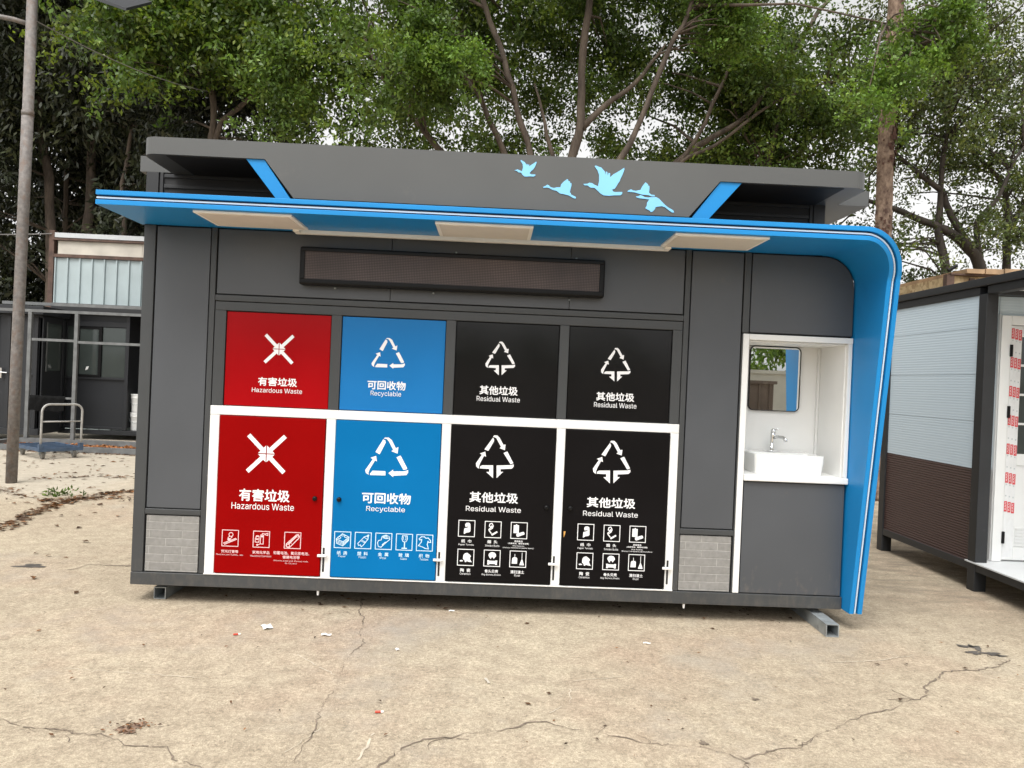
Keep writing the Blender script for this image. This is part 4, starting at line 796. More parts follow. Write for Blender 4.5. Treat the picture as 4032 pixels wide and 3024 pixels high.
for a_, b_ in ((.09,.10),(LX-.09,.10),(.09,LY-.10),(LX-.09,LY-.10)):
    p_ = T(a_, b_, .058); d_ = ey.cross(Vector((0,0,1))).normalized()
    wv = [(p_-d_*.018), (p_+d_*.018)]; MB().tube(wv, .056, 20).build('wheel', M['rubber'], TR, smooth=False)
    cs_ = MB(); cs_.obox(p_+Vector((0,0,.035))+d_*.026, (.05,.006,.05), az); cs_.obox(p_+Vector((0,0,.035))-d_*.026, (.05,.006,.05), az); cs_.obox(p_+Vector((0,0,.0605)), (.06,.065,.006), az); cs_.build('caster_fork', M['galv'], TR)

# lamp post
LP = thing('solar_lamp_post', 'weathered tubular lamp post with solar panel and side arm at the left edge', 'lamp post', (-3.51,4.5,0))
MB().tube([(-3.512,4.5,0),(-3.508,4.5,1.5),(-3.495,4.5,3.2),(-3.488,4.5,4.44)], [.062,.062,.062,.064], 24).build('lower_pole', M['pole'], LP, smooth=True)
MB().tube([(-3.488,4.5,4.40),(-3.4875,4.5,4.46),(-3.487,4.5,4.461),(-3.486,4.5,6.2)], [.0675,.0675,.060,.059], 24).build('upper_pole', M['pole'], LP, smooth=True)
MB().tube([(-3.545,4.5,5.505),(-3.7,4.5,5.545),(-4.3,4.5,5.63),(-5.0,4.5,5.70)], .028, 12).build('side_arm', M['pole'], LP, smooth=True)
MB().obox((-5.15,4.5,5.70), (.5,.2,.07)).build('lamp_head', M['dgrey'], LP, bevel=.02)
pv = [(-3.35,4.25,5.93),(-2.35,4.45,5.695),(-2.28,4.95,6.02),(-3.30,4.75,6.26)]
MB().add([(x,y,z) for x,y,z in pv]+[(x,y,z+.035) for x,y,z in pv], [(3,2,1,0),(4,5,6,7),(0,1,5,4),(1,2,6,5),(2,3,7,6),(3,0,4,7)]).build('solar_panel', M['dgrey'], LP)
MB().tube([(-3.486,4.5,6.1),(-2.9,4.55,5.98)], .02, 8).build('panel_bracket', M['pole'], LP)
def cable(a, b_, sag, r, label):
    a, b_ = Vector(a), Vector(b_); P = [a.lerp(b_, t/16)-Vector((0,0,sag*4*(t/16)*(1-t/16))) for t in range(17)]
    o = MB().tube(P, r, 6).build('cable', M['cablem']); place(o, tuple(a)); tag(o, label, 'cable', 'cables strung from the lamp post and the left buildings')
M['cablem'] = mat('grey_cable', (.22,.21,.20), .6, var=.2)
cable((-3.43,4.5,5.54), (-3.2,9.45,6.55), .12, .007, 'thin cable running from the lamp post into the trees')
cable((-9.5,10.5,3.95), (-7.42,11.95,4.22), .06, .012, 'pale cable reaching the corner of the corrugated building')

# ------------------------------------------------------------------ behind the camera, seen only in the mirror
RW = thing('retaining_wall', 'tall grey concrete retaining wall across the yard, seen in the mirror', 'wall', (8,-15,0))
MB().box(-20, 30, -15.6, -15, 0, 1.95).build('wall_face', M['concrete'], RW)
MB().box(-20, 30, -15.65, -14.95, 1.952, 2.05).build('wall_cap', M['concrete'], RW)
BX = thing('storage_container', 'brown ribbed storage container reflected in the mirror', 'container', (7.4,-9.6,0))
c = corrugated(MB(), 5.9, 7.6, -9.0, .15, 1.62, .2, .03); c.v = [(x, -18.0-y, z) for x, y, z in c.v]; c.f = [f_[::-1] for f_ in c.f]; M['contbrown'] = mat('dull_brown_paint', (.11,.085,.07), .6, var=.2, scale=3, dirt=((.2,.17,.14), 4, .6)); c.build('side_wall', M['contbrown'], BX)
MB().box(5.85, 7.65, -10.5, -9.1, .1, .149).box(5.85, 7.65, -10.5, -8.95, 1.621, 1.68).box(5.9, 7.6, -10.45, -9.09, .15, 1.62).build('container_body', M['contbrown'], BX)

# ------------------------------------------------------------------ vegetation
def leaves_mesh(name, sprays, per, ln, wd, spread, droop, mtl, parent, tint=(.55, 1.45), yellow=.35, seed=0, origin=None):
    """sprays: (n,3) spray centres; every spray carries `per` pointed leaves along a short twig"""
    r = np.random.default_rng(seed); n = len(sprays); sprays = np.asarray(sprays); tone = sprays[:,3] if sprays.shape[1] > 3 else np.ones(n); sprays = sprays[:,:3]; d = r.normal(size=(n,3)); d[:,2] = d[:,2]*.5-droop*.6; d /= np.linalg.norm(d, axis=1, keepdims=True)
    C = np.repeat(np.asarray(sprays), per, 0); D = np.repeat(d, per, 0); m_ = len(C)
    t = r.uniform(-.5, .5, (m_,1)); C = C+D*t*spread*1.5+r.normal(size=(m_,3))*spread*.27
    ax = D*.7+r.normal(size=(m_,3))*.75; ax[:,2] -= droop; ax /= np.linalg.norm(ax, axis=1, keepdims=True)
    nr = r.normal(size=(m_,3))*.75; nr[:,2] += .8; sd_ = np.cross(ax, nr); sd_ /= np.linalg.norm(sd_, axis=1, keepdims=True)+1e-9
    up_ = np.cross(sd_, ax); L_ = ln*r.uniform(.65, 1.25, (m_,1)); W_ = wd*r.uniform(.75, 1.2, (m_,1))
    V = np.empty((m_,4,3)); V[:,0] = C; V[:,1] = C+ax*L_*.45+sd_*W_*.5-up_*L_*.05; V[:,2] = C+ax*L_-up_*L_*.10; V[:,3] = C+ax*L_*.45-sd_*W_*.5-up_*L_*.05
    o3 = np.array(origin if origin is not None else (0,0,0)); V -= o3
    me = bpy.data.meshes.new(name); me.vertices.add(m_*4); me.vertices.foreach_set('co', V.astype(np.float32).ravel())
    me.loops.add(m_*4); me.loops.foreach_set('vertex_index', np.arange(m_*4, dtype=np.int32))
    me.polygons.add(m_); me.polygons.foreach_set('loop_start', np.arange(0, m_*4, 4, dtype=np.int32)); me.polygons.foreach_set('loop_total', np.full(m_, 4, dtype=np.int32))
    me.update(); me.validate()
    sv = np.repeat(r.uniform(tint[0], tint[1], n)*tone, per)*r.uniform(.7, 1.35, m_); yl = np.clip(np.repeat(r.uniform(-.5, 1, n), per)+r.normal(size=m_)*.25, 0, 1)*yellow
    col = np.stack([sv*(1+yl*.9), sv*(1+yl*.35), sv*(1-yl*.3), np.ones(m_)], 1)
    a = me.attributes.new('tint', 'FLOAT_COLOR', 'FACE'); a.data.foreach_set('color', col.astype(np.float32).ravel())
    me.materials.append(mtl); o = bpy.data.objects.new(name, me); COL.objects.link(o)
    if parent is not None: o.parent = parent; o.location = Vector(o3)-parent.location
    else: o.location = o3
    return o
def lobes(ls, n, seed, per=22, sig=(.34,.34,.17)):
    """spray centres gathered in clumps spread through the given ellipsoids; the 4th number is the clump's own leaf tone"""
    r = np.random.default_rng(seed); vol = np.array([l[3]*l[4]*l[5] for l in ls])**.85; nc = max(1, n//per); k_ = r.choice(len(ls), nc, p=vol/vol.sum()); L_ = np.array(ls)[k_]
    d = r.normal(size=(nc,3)); d /= np.linalg.norm(d, axis=1, keepdims=True); q = r.uniform(0, 1, (nc,1))**(1/2.6)
    cc = L_[:,:3]+d*q*L_[:,3:6]; sz = r.uniform(.55, 1.35, (nc,1)); tone = r.uniform(.62, 1.38, (nc,1))
    m_ = np.repeat(np.arange(nc), per); P = cc[m_]+r.normal(size=(len(m_),3))*np.array(sig)*sz[m_]
    P[:,2] -= .35*((P[:,0]-cc[m_][:,0])**2+(P[:,1]-cc[m_][:,1])**2)      # sprays at the rim of a clump hang lower
    return np.concatenate([P, tone[m_]], 1)
def fork(mb, pts, n=9, jag=.025, seed=1):
    """one limb; extra joints make the line uneven"""
    r2 = random.Random(seed); P = []; Rr = []
    for (a, b_) in zip(pts, pts[1:]):
        for t in (0, .5):
            k_ = jag*(1 if t else .0); P.append((a[0]+(b_[0]-a[0])*t+r2.uniform(-k_,k_), a[1]+(b_[1]-a[1])*t+r2.uniform(-k_,k_), a[2]+(b_[2]-a[2])*t)); Rr.append((a[3]+(b_[3]-a[3])*t)*r2.uniform(.93,1.08))
    P.append(pts[-1][:3]); Rr.append(pts[-1][3]); mb.tube(P, Rr, n)
    return [Vector(p) for p in P]
def tree(name, label, base, limbs, crowns, bark, group, seed, twigs=70, cat='tree'):
    o = thing(name, label, cat, base, group); mb = MB(); pts = []
    for i, l in enumerate(limbs): pts += fork(mb, l, seed=seed*31+i)
    r2 = random.Random(seed)
    allc = [c[1] for c in crowns]
    for i in range(twigs):
        src = allc[r2.randrange(len(allc))]; q = Vector(src[r2.randrange(len(src))][:3])
        cand = sorted(pts, key=lambda p: (p-q).length+max(0, p.z-q.z)*1.2)[:3]; p = cand[r2.randrange(len(cand))]
        if (p-q).length > 3.2: continue
        m1 = p.lerp(q, .35)+Vector((r2.uniform(-.12,.12), r2.uniform(-.12,.12), .10)); m2 = p.lerp(q, .7)+Vector((r2.uniform(-.12,.12), r2.uniform(-.1,.1), .08))
        r0 = .010+.009*(p-q).length; mb.tube([p, m1, m2, q], [r0, r0*.75, r0*.5, r0*.25], 5)
    t_ = mb.build('trunk', bark, smooth=True); place(t_, base); t_.parent = o; t_.location = (0,0,0)
    for i, (nm, sp, per, ln, wd, spr, dr_, mtl, tint, yel) in enumerate(crowns):
        leaves_mesh(nm, sp, per, ln, wd, spr, dr_, mtl, o, tint, yel, seed*7+i, base)
    return o
FK = (3.2, 7.2, 2.7, .20)
def fk(*p, r=.09, root=FK): return [root, ]+list(p)
ficus_limbs = [
 [(3.2,7.2,-.02,.34),(3.22,7.2,.5,.27),(3.2,7.2,1.6,.24),(3.2,7.2,2.8,.22)],
 [(3.15,7.2,2.7,.12),(2.2,7.35,4.1,.075),(1.2,7.5,5.12,.056),(1.0,7.5,5.34,.05),(.69,7.5,5.67,.044),(.43,7.5,5.95,.039),(.27,7.5,6.19,.033),(.14,7.5,6.4,.028),(-.07,7.5,6.83,.022)],
 [(3.16,7.25,2.75,.11),(2.7,7.4,4.1,.065),(2.19,7.5,5.22,.05),(1.98,7.5,5.61,.044),(1.76,7.5,6.07,.038),(1.52,7.5,6.35,.032),(1.34,7.5,6.59,.026),(1.12,7.5,7.02,.02)],
 [(3.18,7.1,2.75,.11),(2.9,7,4.1,.06),(2.63,7,4.98,.05),(2.55,7,5.26,.049),(2.38,7,5.72,.047),(2.23,7,6.19,.046),(2.13,7,6.54,.044),(1.99,7,6.84,.043),(1.86,7,7.17,.042),(1.75,7,7.54,.04),(1.5,7,8.4,.02)],
 [(1.86,7,7.17,.031),(1.62,7,7.29,.025),(1.28,7,7.49,.019)],
 [(3.2,7.25,2.75,.09),(3.2,7.3,4.2,.045),(3.0,7.3,5.07,.037),(2.89,7.3,5.37,.03),(2.8,7.3,5.75,.024),(2.66,7.3,6.18,.017)],
 [(3.2,7.15,2.75,.14),(3.2,7,4.2,.09),(3.28,7,4.98,.074),(3.37,7,5.32,.069),(3.38,7,5.73,.064),(3.37,7,6.25,.06),(3.4,7,6.92,.055),(3.45,7,7.39,.05),(3.5,7,7.87,.045),(3.7,7,8.8,.02)],
 [(3.41,7,5.40,.052),(3.71,7,5.74,.046),(3.97,7,5.95,.039),(4.2,7,6.15,.032),(4.42,7,6.45,.026),(4.65,7,6.77,.019)],
 [(3.22,7.1,2.75,.11),(3.6,6.7,4.1,.06),(3.98,6.6,4.88,.048),(4.16,6.6,5.23,.045),(4.33,6.6,5.68,.042),(4.49,6.6,6.15,.039),(4.66,6.6,6.62,.036),(4.82,6.6,6.88,.033),(4.97,6.6,7.37,.03),(5.2,6.6,8.2,.015)],
 [(3.25,7.2,2.75,.12),(4.3,7.9,4.5,.075),(5.4,8.5,5.52,.061),(5.61,8.5,5.71,.053),(6.13,8.5,6.04,.045),(6.45,8.5,6.3,.037),(6.73,8.5,6.7,.029),(6.91,8.5,7.03,.022)],
 [(4.3,7.9,4.5,.045),(5.38,8.3,5.44,.034),(5.82,8.3,5.65,.03),(6.34,8.3,6.07,.026),(6.86,8.3,6.47,.022),(7.52,8.3,6.77,.018),(7.91,8.3,6.89,.013)],
 [(4.35,7.9,4.5,.045),(5.32,8.3,5.46,.037),(5.67,8.3,6.06,.034),(5.91,8.3,6.68,.032),(6.1,8.3,7.17,.029),(6.42,8.3,7.98,.027),(6.56,8.3,8.36,.024)],
 [(4.97,6.6,7.2,.028),(6.2,5.8,6.9,.014),(7.2,5.2,6.4,.010),(7.9,5.0,6.2,.008)],
]
fl1 = [(-0.42,8.1,6.74,1.57,1.2,0.94),(0.9,8.4,7.13,1.51,1.2,0.97),(2.64,8.9,7.53,1.64,1.2,0.88),(4.39,8.8,7.42,1.75,1.1,0.99),(6.23,9.6,7.37,1.61,1.0,1.04),(7.27,9.3,6.29,1.24,0.9,0.85),(7.24,7.8,6.96,1.15,1.0,0.73),(3.04,8.8,8.93,5.02,1.8,0.94),(1.13,9.1,5.78,1.71,0.8,0.43),(5.61,10.1,6.16,1.71,0.8,0.51),(4.38,9.3,5.85,0.83,0.6,0.41),(2.51,9.1,6.27,1.14,0.8,0.47),(-1.2,8.8,5.86,0.96,0.7,0.42),(0.55,6.6,5.95,0.8,0.5,0.6),(3,6.2,8.3,3.5,1.0,0.7),(-0.2,6.6,7.2,0.8,0.7,0.5)]
fl2 = [(7.75,5.05,6.15,.62,.5,.40),(8.25,5.1,6.05,.35,.4,.35),(7.3,5.1,5.75,.45,.35,.3),(7.13,5.05,5.35,.20,.22,.32),(5.4,6.7,7.1,.5,.5,.5),(1.35,6.3,6.2,.55,.5,.5)]
tree('ficus_tree', 'large many-stemmed ficus tree spreading right behind the kiosk roof', (3.2,7.2,0), ficus_limbs,
     [('crown', lobes(fl1, 5600, 3), 27, .092, .044, .27, .35, M['leaf'], (.55,1.5), .5), ('young_foliage', lobes(fl2, 760, 4, 20, (.17,.17,.11)), 34, .068, .035, .17, .3, M['leafbright'], (.75,1.4), .35)], M['bark'], 'trees behind the kiosk', 5, 150)
tree('slender_tree', 'light green tree with forked thin trunk above the left end of the kiosk roof', (-3.1,9.5,0),
     [[(-3.1,9.5,-.02,.15),(-3.14,9.5,2,.10),(-3.15,9.5,4.5,.08),(-3.16,9.5,5.3,.075)], [(-3.17,9.5,5.2,.066),(-3.18,9.5,5.71,.064),(-3.15,9.5,6.05,.059),(-3.22,9.5,6.67,.055),(-3.4,9.5,6.89,.05),(-3.53,9.5,7.34,.045),(-3.68,9.5,7.67,.04),(-3.9,9.5,8.11,.036),(-4.1,9.5,8.7,.02)],
      [(-3.15,9.5,5.2,.06),(-3.1,9.5,5.74,.057),(-3.02,9.5,6.03,.051),(-2.67,9.5,6.33,.045),(-2.45,9.5,6.54,.038),(-2.23,9.5,6.78,.032),(-1.88,9.5,7.14,.026),(-1.4,9.4,7.6,.014)]],
     [('crown', lobes([(-3.7,9.4,7.9,1.4,1.4,1.0),(-2.3,9.2,7.5,1.3,1.3,1.1),(-1.2,9,6.9,1.2,1.2,1.0),(-4.6,9,7.4,.9,.9,.8),(-3.0,9.3,8.9,2.2,1.5,.8),(-1.0,9.6,5.8,1.2,.8,.6),(-4.3,8.9,6.6,.5,.5,.4)], 1700, 8), 22, .115, .055, .27, .4, M['leafbright'], (.4,1.05), .8),
      ('shaded_foliage', lobes([(-3.9,10.6,6.3,1.4,.8,.7),(-2.2,10.4,5.9,1.0,.8,.6),(-4.6,10.8,6.9,1.2,.8,.8),(-3.2,11,7.4,1.5,.7,.8)], 620, 9), 24, .15, .05, .3, .6, M['leafdark'], (.5,1.0), .3)], M['bark'], 'trees behind the kiosk', 6, 50)  # shade behind the crown is put into the dark leaf colour
tree('rear_tree', 'green tree showing between the ficus and the bare brown palm trunk', (6.9,9.6,0),
     [[(6.9,9.6,-.02,.16),(6.95,9.5,3,.10),(7.1,9.3,5.5,.07),(7.4,9,7.67,.042),(7.61,9,8.04,.04),(7.79,9,8.36,.038),(8.01,9,8.63,.036),(8.3,9,9.3,.02)], [(7.05,9.4,4.8,.05),(7.7,9.7,5.8,.03),(8.3,9.8,6.6,.015)]],
     [('crown', lobes([(6.4,9.6,7.3,1.3,1.1,1.0),(8.5,9.8,6.6,1.2,1.0,1.0),(7.6,10,5.7,1.3,.9,.8),(6.2,10.4,5.9,1.2,.8,.6)], 1000, 12), 21, .105, .052, .27, .35, M['leaf'], (.5,1.4), .5)], M['bark'], 'trees behind the kiosk', 7, 50)
FR_L = [[(12.9,11,-.02,.22),(12.7,11,2,.18),(12.45,11,3.7,.14),(12.18,11,4.49,.113),(11.84,11,4.8,.101),(11.5,11,5.01,.089),(11.3,11,5.09,.077),(10.77,11,5.26,.065),(10.4,11,5.4,.054),(9.84,11,5.54,.042),(9.2,11,5.8,.02)],
 [(11.75,11,3.2,.10),(11.49,11,4.46,.089),(11.35,11,4.97,.075),(11.37,11,5.61,.062),(11.39,11,6.58,.049),(11.46,11,7.23,.035),(11.5,11,8.2,.015)],[(12.7,11,2,.12),(12.2,11,3.0,.11),(11.75,11,3.25,.1)],
 [(12.3,11,4.1,.09),(12.04,11,4.68,.081),(11.62,11,5.3,.073),(11.43,11,5.78,.064),(11.13,11,5.99,.056),(10.79,11,6.23,.048),(10.38,11,6.53,.04),(9.95,11,6.73,.032),(9.3,11,7.1,.015)],
 [(12.3,11,4.2,.07),(12.15,11,5.17,.055),(12.58,11,5.7,.045),(12.81,11,6.33,.036),(13.09,11,6.82,.026)]]
tree('leaning_tree', 'open-crowned tree with dark crooked limbs above the right cabin', (12.9,11,0), FR_L,
     [('crown', lobes([(10.4,11,7.3,1.5,1.4,1.5),(12.0,11.4,7.7,1.6,1.5,1.6),(10.4,11,5.3,1.2,1.1,.75),(12.0,11,5.4,1.1,1.1,.7),(11.2,11.5,9.4,2.4,1.5,.9),(9.4,10.6,8.4,1.1,1.1,1.1),(9.6,10.5,4.7,.9,.8,.5),(11.3,10.8,4.4,.9,.7,.4)], 1500, 21, 18, (.42,.42,.2)), 19, .10, .044, .30, .4, M['leafgrey'], (.5,1.4), .5)], M['barkdark'], 'trees at the right', 9, 190)
tree('dark_limbed_tree', 'sparse tree with near-black trunk at the right edge of the picture', (13.6,12,0),
     [[(13.6,12,-.02,.2),(13.55,12,2.5,.13),(13.5,12,4.71,.086),(13.49,12,5.6,.072),(13.36,12,6.28,.058),(12.99,12,6.68,.045),(12.48,12,7.1,.031),(11.9,12,7.7,.015)],[(13.5,12,4.6,.08),(13.47,12,5.26,.069),(13.84,12,5.83,.057),(14.12,12,6.32,.045),(14.3,12,7.4,.055),(14.1,12,8.6,.058),(13.96,12,9.81,.05)],[(14.1,12,8.5,.056),(13.68,12,9.0,.05),(13.31,12,8.6,.05),(12.92,12,8.14,.045),(12.67,12,7.62,.03)]],
     [('crown', lobes([(13.6,12,6.1,1.2,1.2,1.2),(13.4,12,8.6,1.5,1.4,1.5),(12.7,12.4,7.0,1.2,1.1,1.0),(14.3,12,5.0,.9,.9,.7)], 760, 22, 18, (.42,.42,.2)), 19, .10, .044, .30, .4, M['leafgrey'], (.5,1.3), .45)], M['barkdark'], 'trees at the right', 10, 90)
# palm trunk with peeling bark (its head is far above the picture)
pt = thing('palm_tree', 'tall bare palm trunk with peeling red-brown bark at the right end of the kiosk', 'palm tree', (7.7,6,0)); mb = MB(); P = []; Rr = []; r2 = random.Random(4)
key = [(0,7.78,.17),(1.5,7.74,.13),(3.7,7.69,.112),(4.49,7.67,.113),(5.22,7.66,.106),(6.03,7.69,.110),(7.13,7.72,.109),(9.5,7.8,.115)]
for i in range(150):
    z = 9.5*i/149
    for (za, xa, ra), (zb, xb, rb) in zip(key, key[1:]):
        if za <= z <= zb: t = (z-za)/(zb-za); P.append((xa+(xb-xa)*t, 6, z)); Rr.append((ra+(rb-ra)*t)*(1+.05*math.sin(i*1.9)*(i % 2)+r2.uniform(-.045,.05))); break
mb.tube(P, Rr, 18)
bk = mb; n_trunk = len(mb.f)
for i in range(1100):   # curling bark scales
    z = r2.uniform(2.6, 8.0)
    if math.sin(z*2.6)+math.sin(z*5.1+1)+r2.uniform(-.8,.8) < .1: continue
    a_ = r2.uniform(0, 6.283); c_ = Vector((7.69+.113*math.cos(a_), 6+.113*math.sin(a_), z)); o_ = Vector((math.cos(a_), math.sin(a_), 0)); t_ = Vector((-o_.y, o_.x, 0)); h = r2.uniform(.012,.05); w_ = r2.uniform(.012,.035); lift = r2.uniform(.004,.028)
    bk.add([c_-t_*w_+Vector((0,0,h)), c_+t_*w_+Vector((0,0,h)), c_+t_*w_*.7+o_*lift-Vector((0,0,h)), c_-t_*w_*.8+o_*lift*1.2-Vector((0,0,h*.8))], [(0,1,2,3)])
pt_t = bk.build('trunk', M['palmbark'], smooth=True); pt_t.data.materials.append(M['barkscale']); pt_t.data.polygons.foreach_set('material_index', np.array([0]*n_trunk+[1]*(len(bk.f)-n_trunk), dtype=np.int32)); place(pt_t, (7.7,6,0)); pt_t.parent = pt; pt_t.location = (0,0,0)
fr_ = MB()
for i in range(14):
    a_ = 6.283*i/14; el = .5+.4*(i % 3); pp = [Vector((7.8, 6, 9.4))+Vector((math.cos(a_)*d_*1.9, math.sin(a_)*d_*1.9, el*d_*1.6-1.5*d_*d_)) for d_ in (0,.25,.5,.75,1)]
    fr_.tube(pp, [.03,.025,.02,.014,.006], 5); t_ = Vector((-math.sin(a_), math.cos(a_), 0))
    for j in range(26):
        q = j/26*.98; p0_ = Vector((7.8,6,9.4))+Vector((math.cos(a_)*q*1.9, math.sin(a_)*q*1.9, el*q*1.6-1.5*q*q))
        for s_ in (-1,1): fr_.add([p0_, p0_+t_*s_*.22+Vector((math.cos(a_)*.10, math.sin(a_)*.10, -.06)), p0_+t_*s_*.42+Vector((math.cos(a_)*.22, math.sin(a_)*.22, -.25)), p0_+t_*s_*.2+Vector((math.cos(a_)*.14, math.sin(a_)*.14, -.10))], [(0,1,2,3)])
M['frond'] = mat('palm_frond', (.05,.09,.025), .5, var=.3)
b_ = fr_.build('crown', M['frond']); place(b_, (7.7,6,0)); b_.parent = pt; b_.location = (0,0,0)
# dark mango trees at the left
DK = ('leaf', (.45,1.1), .25)
def mango(label, base, limbs, ls, n, seed): tree('mango_tree', label, base, limbs, [('crown', lobes(ls, n*2, seed, 16, (.42,.42,.3)), 16, .20, .064, .38, .75, M['leafdark'], (.45,1.25), .35)], M['bark'], 'dark trees at the left', seed, 26)
mango('dark mango tree whose trunk rises just right of the lamp post', (-8.5,14,0), [[(-8.5,14,-.02,.19),(-8.55,14,2,.14),(-8.62,14,4.61,.112),(-8.71,14,5.91,.105),(-8.92,14,6.64,.098),(-9.03,14,7.94,.091),(-9.1,14,9.42,.084),(-9.1,14,11,.03)]], [(-9.2,14,9.3,1.9,1.8,1.7),(-9.9,13.5,6.6,1.2,1.1,1.5),(-9.4,13,8.0,1.1,1.0,1.0),(-10.5,13.5,4.6,1.1,1.0,1.0)], 620, 31)
mango('dark mango tree with forked trunk behind the corner of the corrugated building', (-8.1,14.5,0), [[(-8.1,14.5,-.02,.19),(-8.08,14.5,2.5,.14),(-8.04,14.5,4.73,.115),(-7.97,14.5,5.88,.105),(-7.99,14.5,7.22,.096),(-8.02,14.5,7.98,.086),(-7.9,14.5,8.95,.077),(-7.8,14.5,10.5,.03)],[(-7.98,14.5,7.0,.077),(-7.63,14.5,7.81,.057),(-7.42,14.5,8.36,.038),(-7,14.4,9,.02)]], [(-7.6,14.2,9.5,1.7,1.6,1.3),(-6.9,13.9,7.6,1.0,1.0,1.0),(-7.3,13.2,8.7,1.2,1.0,.9),(-7.1,15.3,5.9,1.1,.8,1.1)], 520, 32)
mango('thin dark mango tree between two thicker trunks at the left', (-8.85,15,0), [[(-8.85,15,-.02,.09),(-8.84,15,2.5,.065),(-8.85,15,4.83,.059),(-8.86,15,6.16,.054),(-8.86,15,7.06,.049),(-8.96,15,7.53,.044),(-9.14,15,8.3,.039),(-9.3,15,9.5,.015)]], [(-8.6,15.6,8.0,1.6,1.0,1.6),(-8.9,16,6.0,1.5,.8,1.2)], 380, 33)
mango('low dark mango tree beside the left end of the kiosk roof', (-6.3,12.6,0), [[(-6.3,13,-.02,.10),(-6.28,12.9,2.5,.07),(-6.25,12.7,4.77,.052),(-6.24,12.5,5.49,.047),(-6.13,12.5,6.22,.042),(-6.08,12.5,6.67,.037),(-5.99,12.5,6.95,.032),(-5.52,12.5,7.11,.028),(-5,12.4,7.4,.014)]], [(-5.9,12.6,7.3,1.0,1.0,.6),(-4.9,12.8,6.2,1.0,.9,.6),(-6.7,12.6,8.3,1.1,1.1,.9),(-5.3,11.2,8.0,.7,.7,.6),(-4.4,13.2,5.4,1.0,.8,.5),(-6.0,13.2,5.0,.9,.7,.45)], 520, 34)
TH = leaves_mesh('thicket_and_sky_blocker', lobes([(-12,17.5,4,2.5,1,3.5),(-9,18,4,2.5,1,3.5),(-9.5,17.5,8.5,3,1,2.5),(-6,18,4.5,2.5,1,2.6),(-3.5,18,4,2,1,2),(-13,17,9,2,1,3),(-10,17,11,5,2,1.5),(-7,16.5,11.5,3,2,1.2),(-9,12,12.5,4,2.5,1),(-5,13,12,3,2.5,1)], 6400, 41, 20, (.6,.4,.5)), 18, .26, .10, .5, .6, M['leafdark'], None, (.4,1.1), .4, 42, (-8,17.5,0)); tag(TH, kind='stuff')  # background thicket; highest lobes, out of view, added to block skylight
TL = leaves_mesh('treeline', lobes([(x_, 24+(i_%3), 2.0+.5*(i_%2), 3.4, 1.2, 2.4) for i_, x_ in enumerate(range(-26, 48, 4))], 4200, 45, 22, (.7,.5,.5)), 16, .34, .13, .6, .6, M['leafdark'], None, (.6,1.6), .5, 46, (8,24,0)); tag(TL, kind='stuff')
HG = leaves_mesh('hillside_scrub', lobes([(2,-16.6,2.3,7,.9,.6),(12,-16.6,2.5,8,.9,.9)], 900, 43), 16, .2, .09, .5, .4, M['leafbright'], None, (.5,1.4), .5, 44, (6,-16.6,0)); tag(HG, kind='stuff')

# fallen leaves and grit
def scatter(name, pts, smin, smax, cols, mtl, seed, curl=.3):
    r = np.random.default_rng(seed); n = len(pts); V = np.empty((n,4,3)); a = r.uniform(0, 6.28, n); s_ = r.uniform(smin, smax, n); w_ = s_*r.uniform(.25,.6,n); z = r.uniform(.004,.012,n)
    dx, dy = np.cos(a), np.sin(a); P = np.asarray(pts)
    for i, (u, v_, h) in enumerate(((-.5,0,0),(0,.5,curl),(.5,0,.1),(0,-.5,curl))):
        V[:,i,0] = P[:,0]+dx*u*s_-dy*v_*w_; V[:,i,1] = P[:,1]+dy*u*s_+dx*v_*w_; V[:,i,2] = z+h*s_*r.uniform(0,1,n)*.6+(P[:,2] if P.shape[1] > 2 else 0)
    me = bpy.data.meshes.new(name); me.from_pydata(V.reshape(-1,3).tolist(), [], [(4*i,4*i+1,4*i+2,4*i+3) for i in range(n)]); me.update()
    c_ = np.array(cols)[r.integers(0, len(cols), n)]*r.uniform(.6,1.3,(n,1)); at = me.attributes.new('tint', 'FLOAT_COLOR', 'FACE'); at.data.foreach_set('color', np.concatenate([c_, np.ones((n,1))], 1).astype(np.float32).ravel())
    me.materials.append(mtl); o = bpy.data.objects.new(name, me); COL.objects.link(o); return tag(o, kind='stuff')
def along(line, n, sp, seed):
    r = np.random.default_rng(seed); L_ = np.array(line); k_ = r.integers(0, len(L_)-1, n); t = r.uniform(0,1,(n,1)); return L_[k_]*(1-t)+L_[k_+1]*t+r.normal(size=(n,2))*sp
BR = [(.55,.5,.45),(.8,.7,.6),(.35,.3,.28),(1.1,.8,.5)]
pts = np.concatenate([along([(-2.0,1.9),(-2.143,2.455),(-2.223,2.977),(-2.224,3.426),(-2.107,4.011),(-1.924,4.211),(-1.0,4.6)], 420, .055, 1), along([(-3.4,4.9),(-3.0,5.2),(-2.4,5.4)], 50, .08, 5), along([(-2.4,3.4),(-2.15,3.6),(-1.7,3.8)], 130, .10, 2), along([(-3.9,4.1),(-3.32,3.988),(-2.8,3.595),(-2.4,3.383)], 60, .05, 3),
     NR.uniform((-6.5,3.0),(-1.2,7.8),(420,2)), along([(-6.3,7.78),(-2.8,7.78)], 260, .06, 4), NR.uniform((-3,-.8),(-.2,3.5),(70,2))])
scatter('leaf_litter', pts, .03, .10, BR, M['litterleaf'], 3)
OR = [(1.5,1.0,.6),(1.9,1.3,.8),(1.0,.7,.5),(2.3,1.7,1.1)]
scatter('leaf_litter', NR.uniform((-6.1,7.96),(-2.8,8.94),(1900,2)), .05, .16, OR, M['litterleaf'], 4, .5)
scatter('leaf_litter', NR.uniform((-1.2,-2.3),(6.3,.0),(48,2)), .015, .04, [(.35,.3,.27),(.6,.5,.42),(.3,.3,.36),(1.0,.8,.6)], M['litterleaf'], 6)
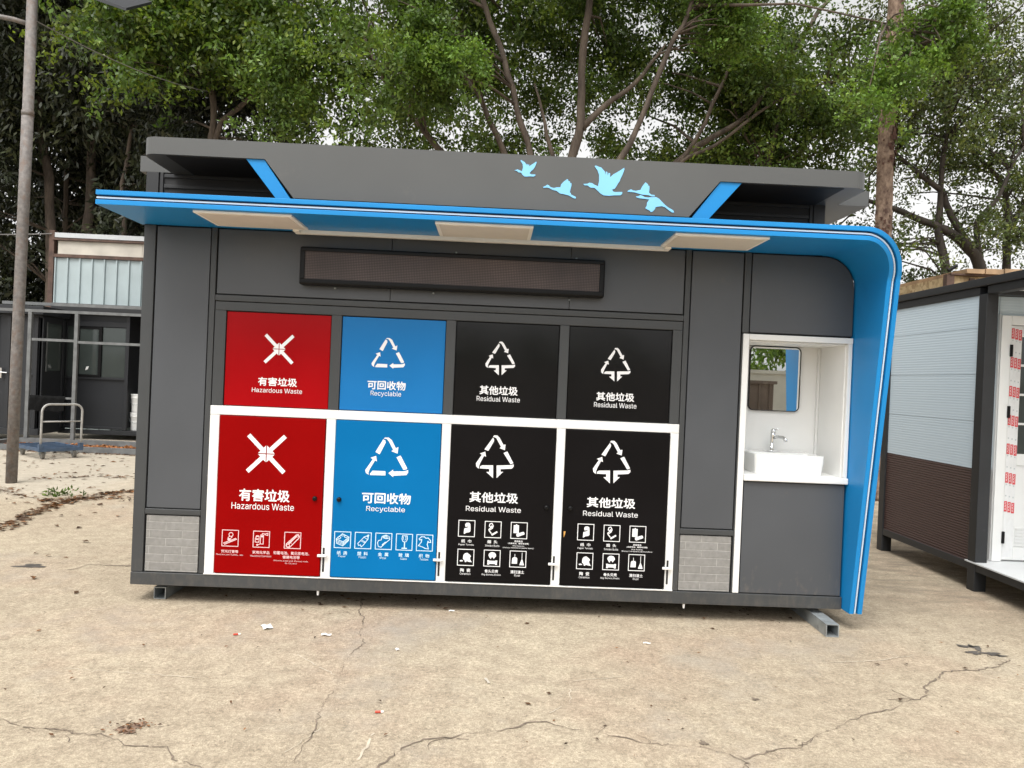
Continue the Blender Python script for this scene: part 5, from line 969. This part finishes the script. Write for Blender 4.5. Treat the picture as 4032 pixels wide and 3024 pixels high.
scatter('leaf_litter', np.concatenate([NR.uniform((.0,.02),(4.5,.5),(90,2)), along([(-.2,.9),(-.15,1.8)],25,.06,8)]), .012, .05, [(.35,.3,.27),(.6,.5,.42),(.8,.65,.5)], M['litterleaf'], 9)
scatter('grit', np.concatenate([NR.uniform((-2,-2.4),(6.5,.1),(190,2)), NR.normal((.80,-1.70),(.05,.03),(60,2))]), .008, .028, [(.5,.5,.5),(.9,.7,.6),(.3,.3,.35),(1.4,1.1,.8)], M['litterleaf'], 5)
# single bits of litter
def paper(x, y, w_, h, rz, label, mtl='paper', name='paper_scrap', cat='litter'):
    mb = MB(); c_, s_ = math.cos(rz), math.sin(rz); vs = []
    for i in range(4):
        for j in range(3): u, v_ = (i/3-.5)*w_, (j/2-.5)*h; vs.append((x+u*c_-v_*s_, y+u*s_+v_*c_, .006+.009*math.sin(i*1.9+j*1.3)**2))
    o = mb.add(vs, [(i*3+j, i*3+3+j, i*3+4+j, i*3+1+j) for i in range(3) for j in range(2)]).build(name, M[mtl]); place(o, (x,y,0)); return tag(o, label, cat)
paper(.975, -.409, .055, .075, .5, 'larger white paper scrap on the concrete in front of the red door'); paper(1.338, -.512, .055, .022, -.15, 'narrow white paper strip on the concrete in front of the blue door')
paper(1.761, -.706, .018, .02, .6, 'tiny white chip on the concrete between cracks below the blue door'); paper(2.25, -1.098, .012, .055, .35, 'pale dry leaf sliver on the concrete in the middle foreground', 'cream'); paper(3.162, -.47, .04, .010, -.2, 'small white stick on the concrete below the sink bay side'); paper(2.015, .012, .035, .012, .1, 'small white fragment just in front of the kiosk base')
M['stone'] = mat('pebble', (.45,.38,.30), .9, var=.2)
def butt(x, y, ln, r_, rz, label):
    o = thing('firework_stub', label, 'litter', (x,y,0)); c_, s_ = math.cos(rz), math.sin(rz); p = lambda t: (x+c_*t*ln, y+s_*t*ln, r_+.002)
    MB().tube([p(-.5), p(.18)], r_, 10).build('red_tube', M['redplastic'], o); MB().tube([p(.185), p(.5)], r_*.95, 10).build('white_end', M['paper'], o)
butt(1.779, -1.481, .036, .005, .15, 'red and white stub in the foreground left of centre'); butt(.85, -.55, .038, .005, .35, 'red and white stub near the paper scrap')
wd_ = leaves_mesh('weed', NR.normal((-2.5,3.72,.035), (.08,.04,.02), (18,3)), 7, .05, .022, .04, -.5, M['leaf'], None, (.6,1.2), .3, 77, (-2.5,3.72,0)); tag(wd_, 'small green weed growing from the slab joint at the left', 'weed')
bpy.context.view_layer.update()
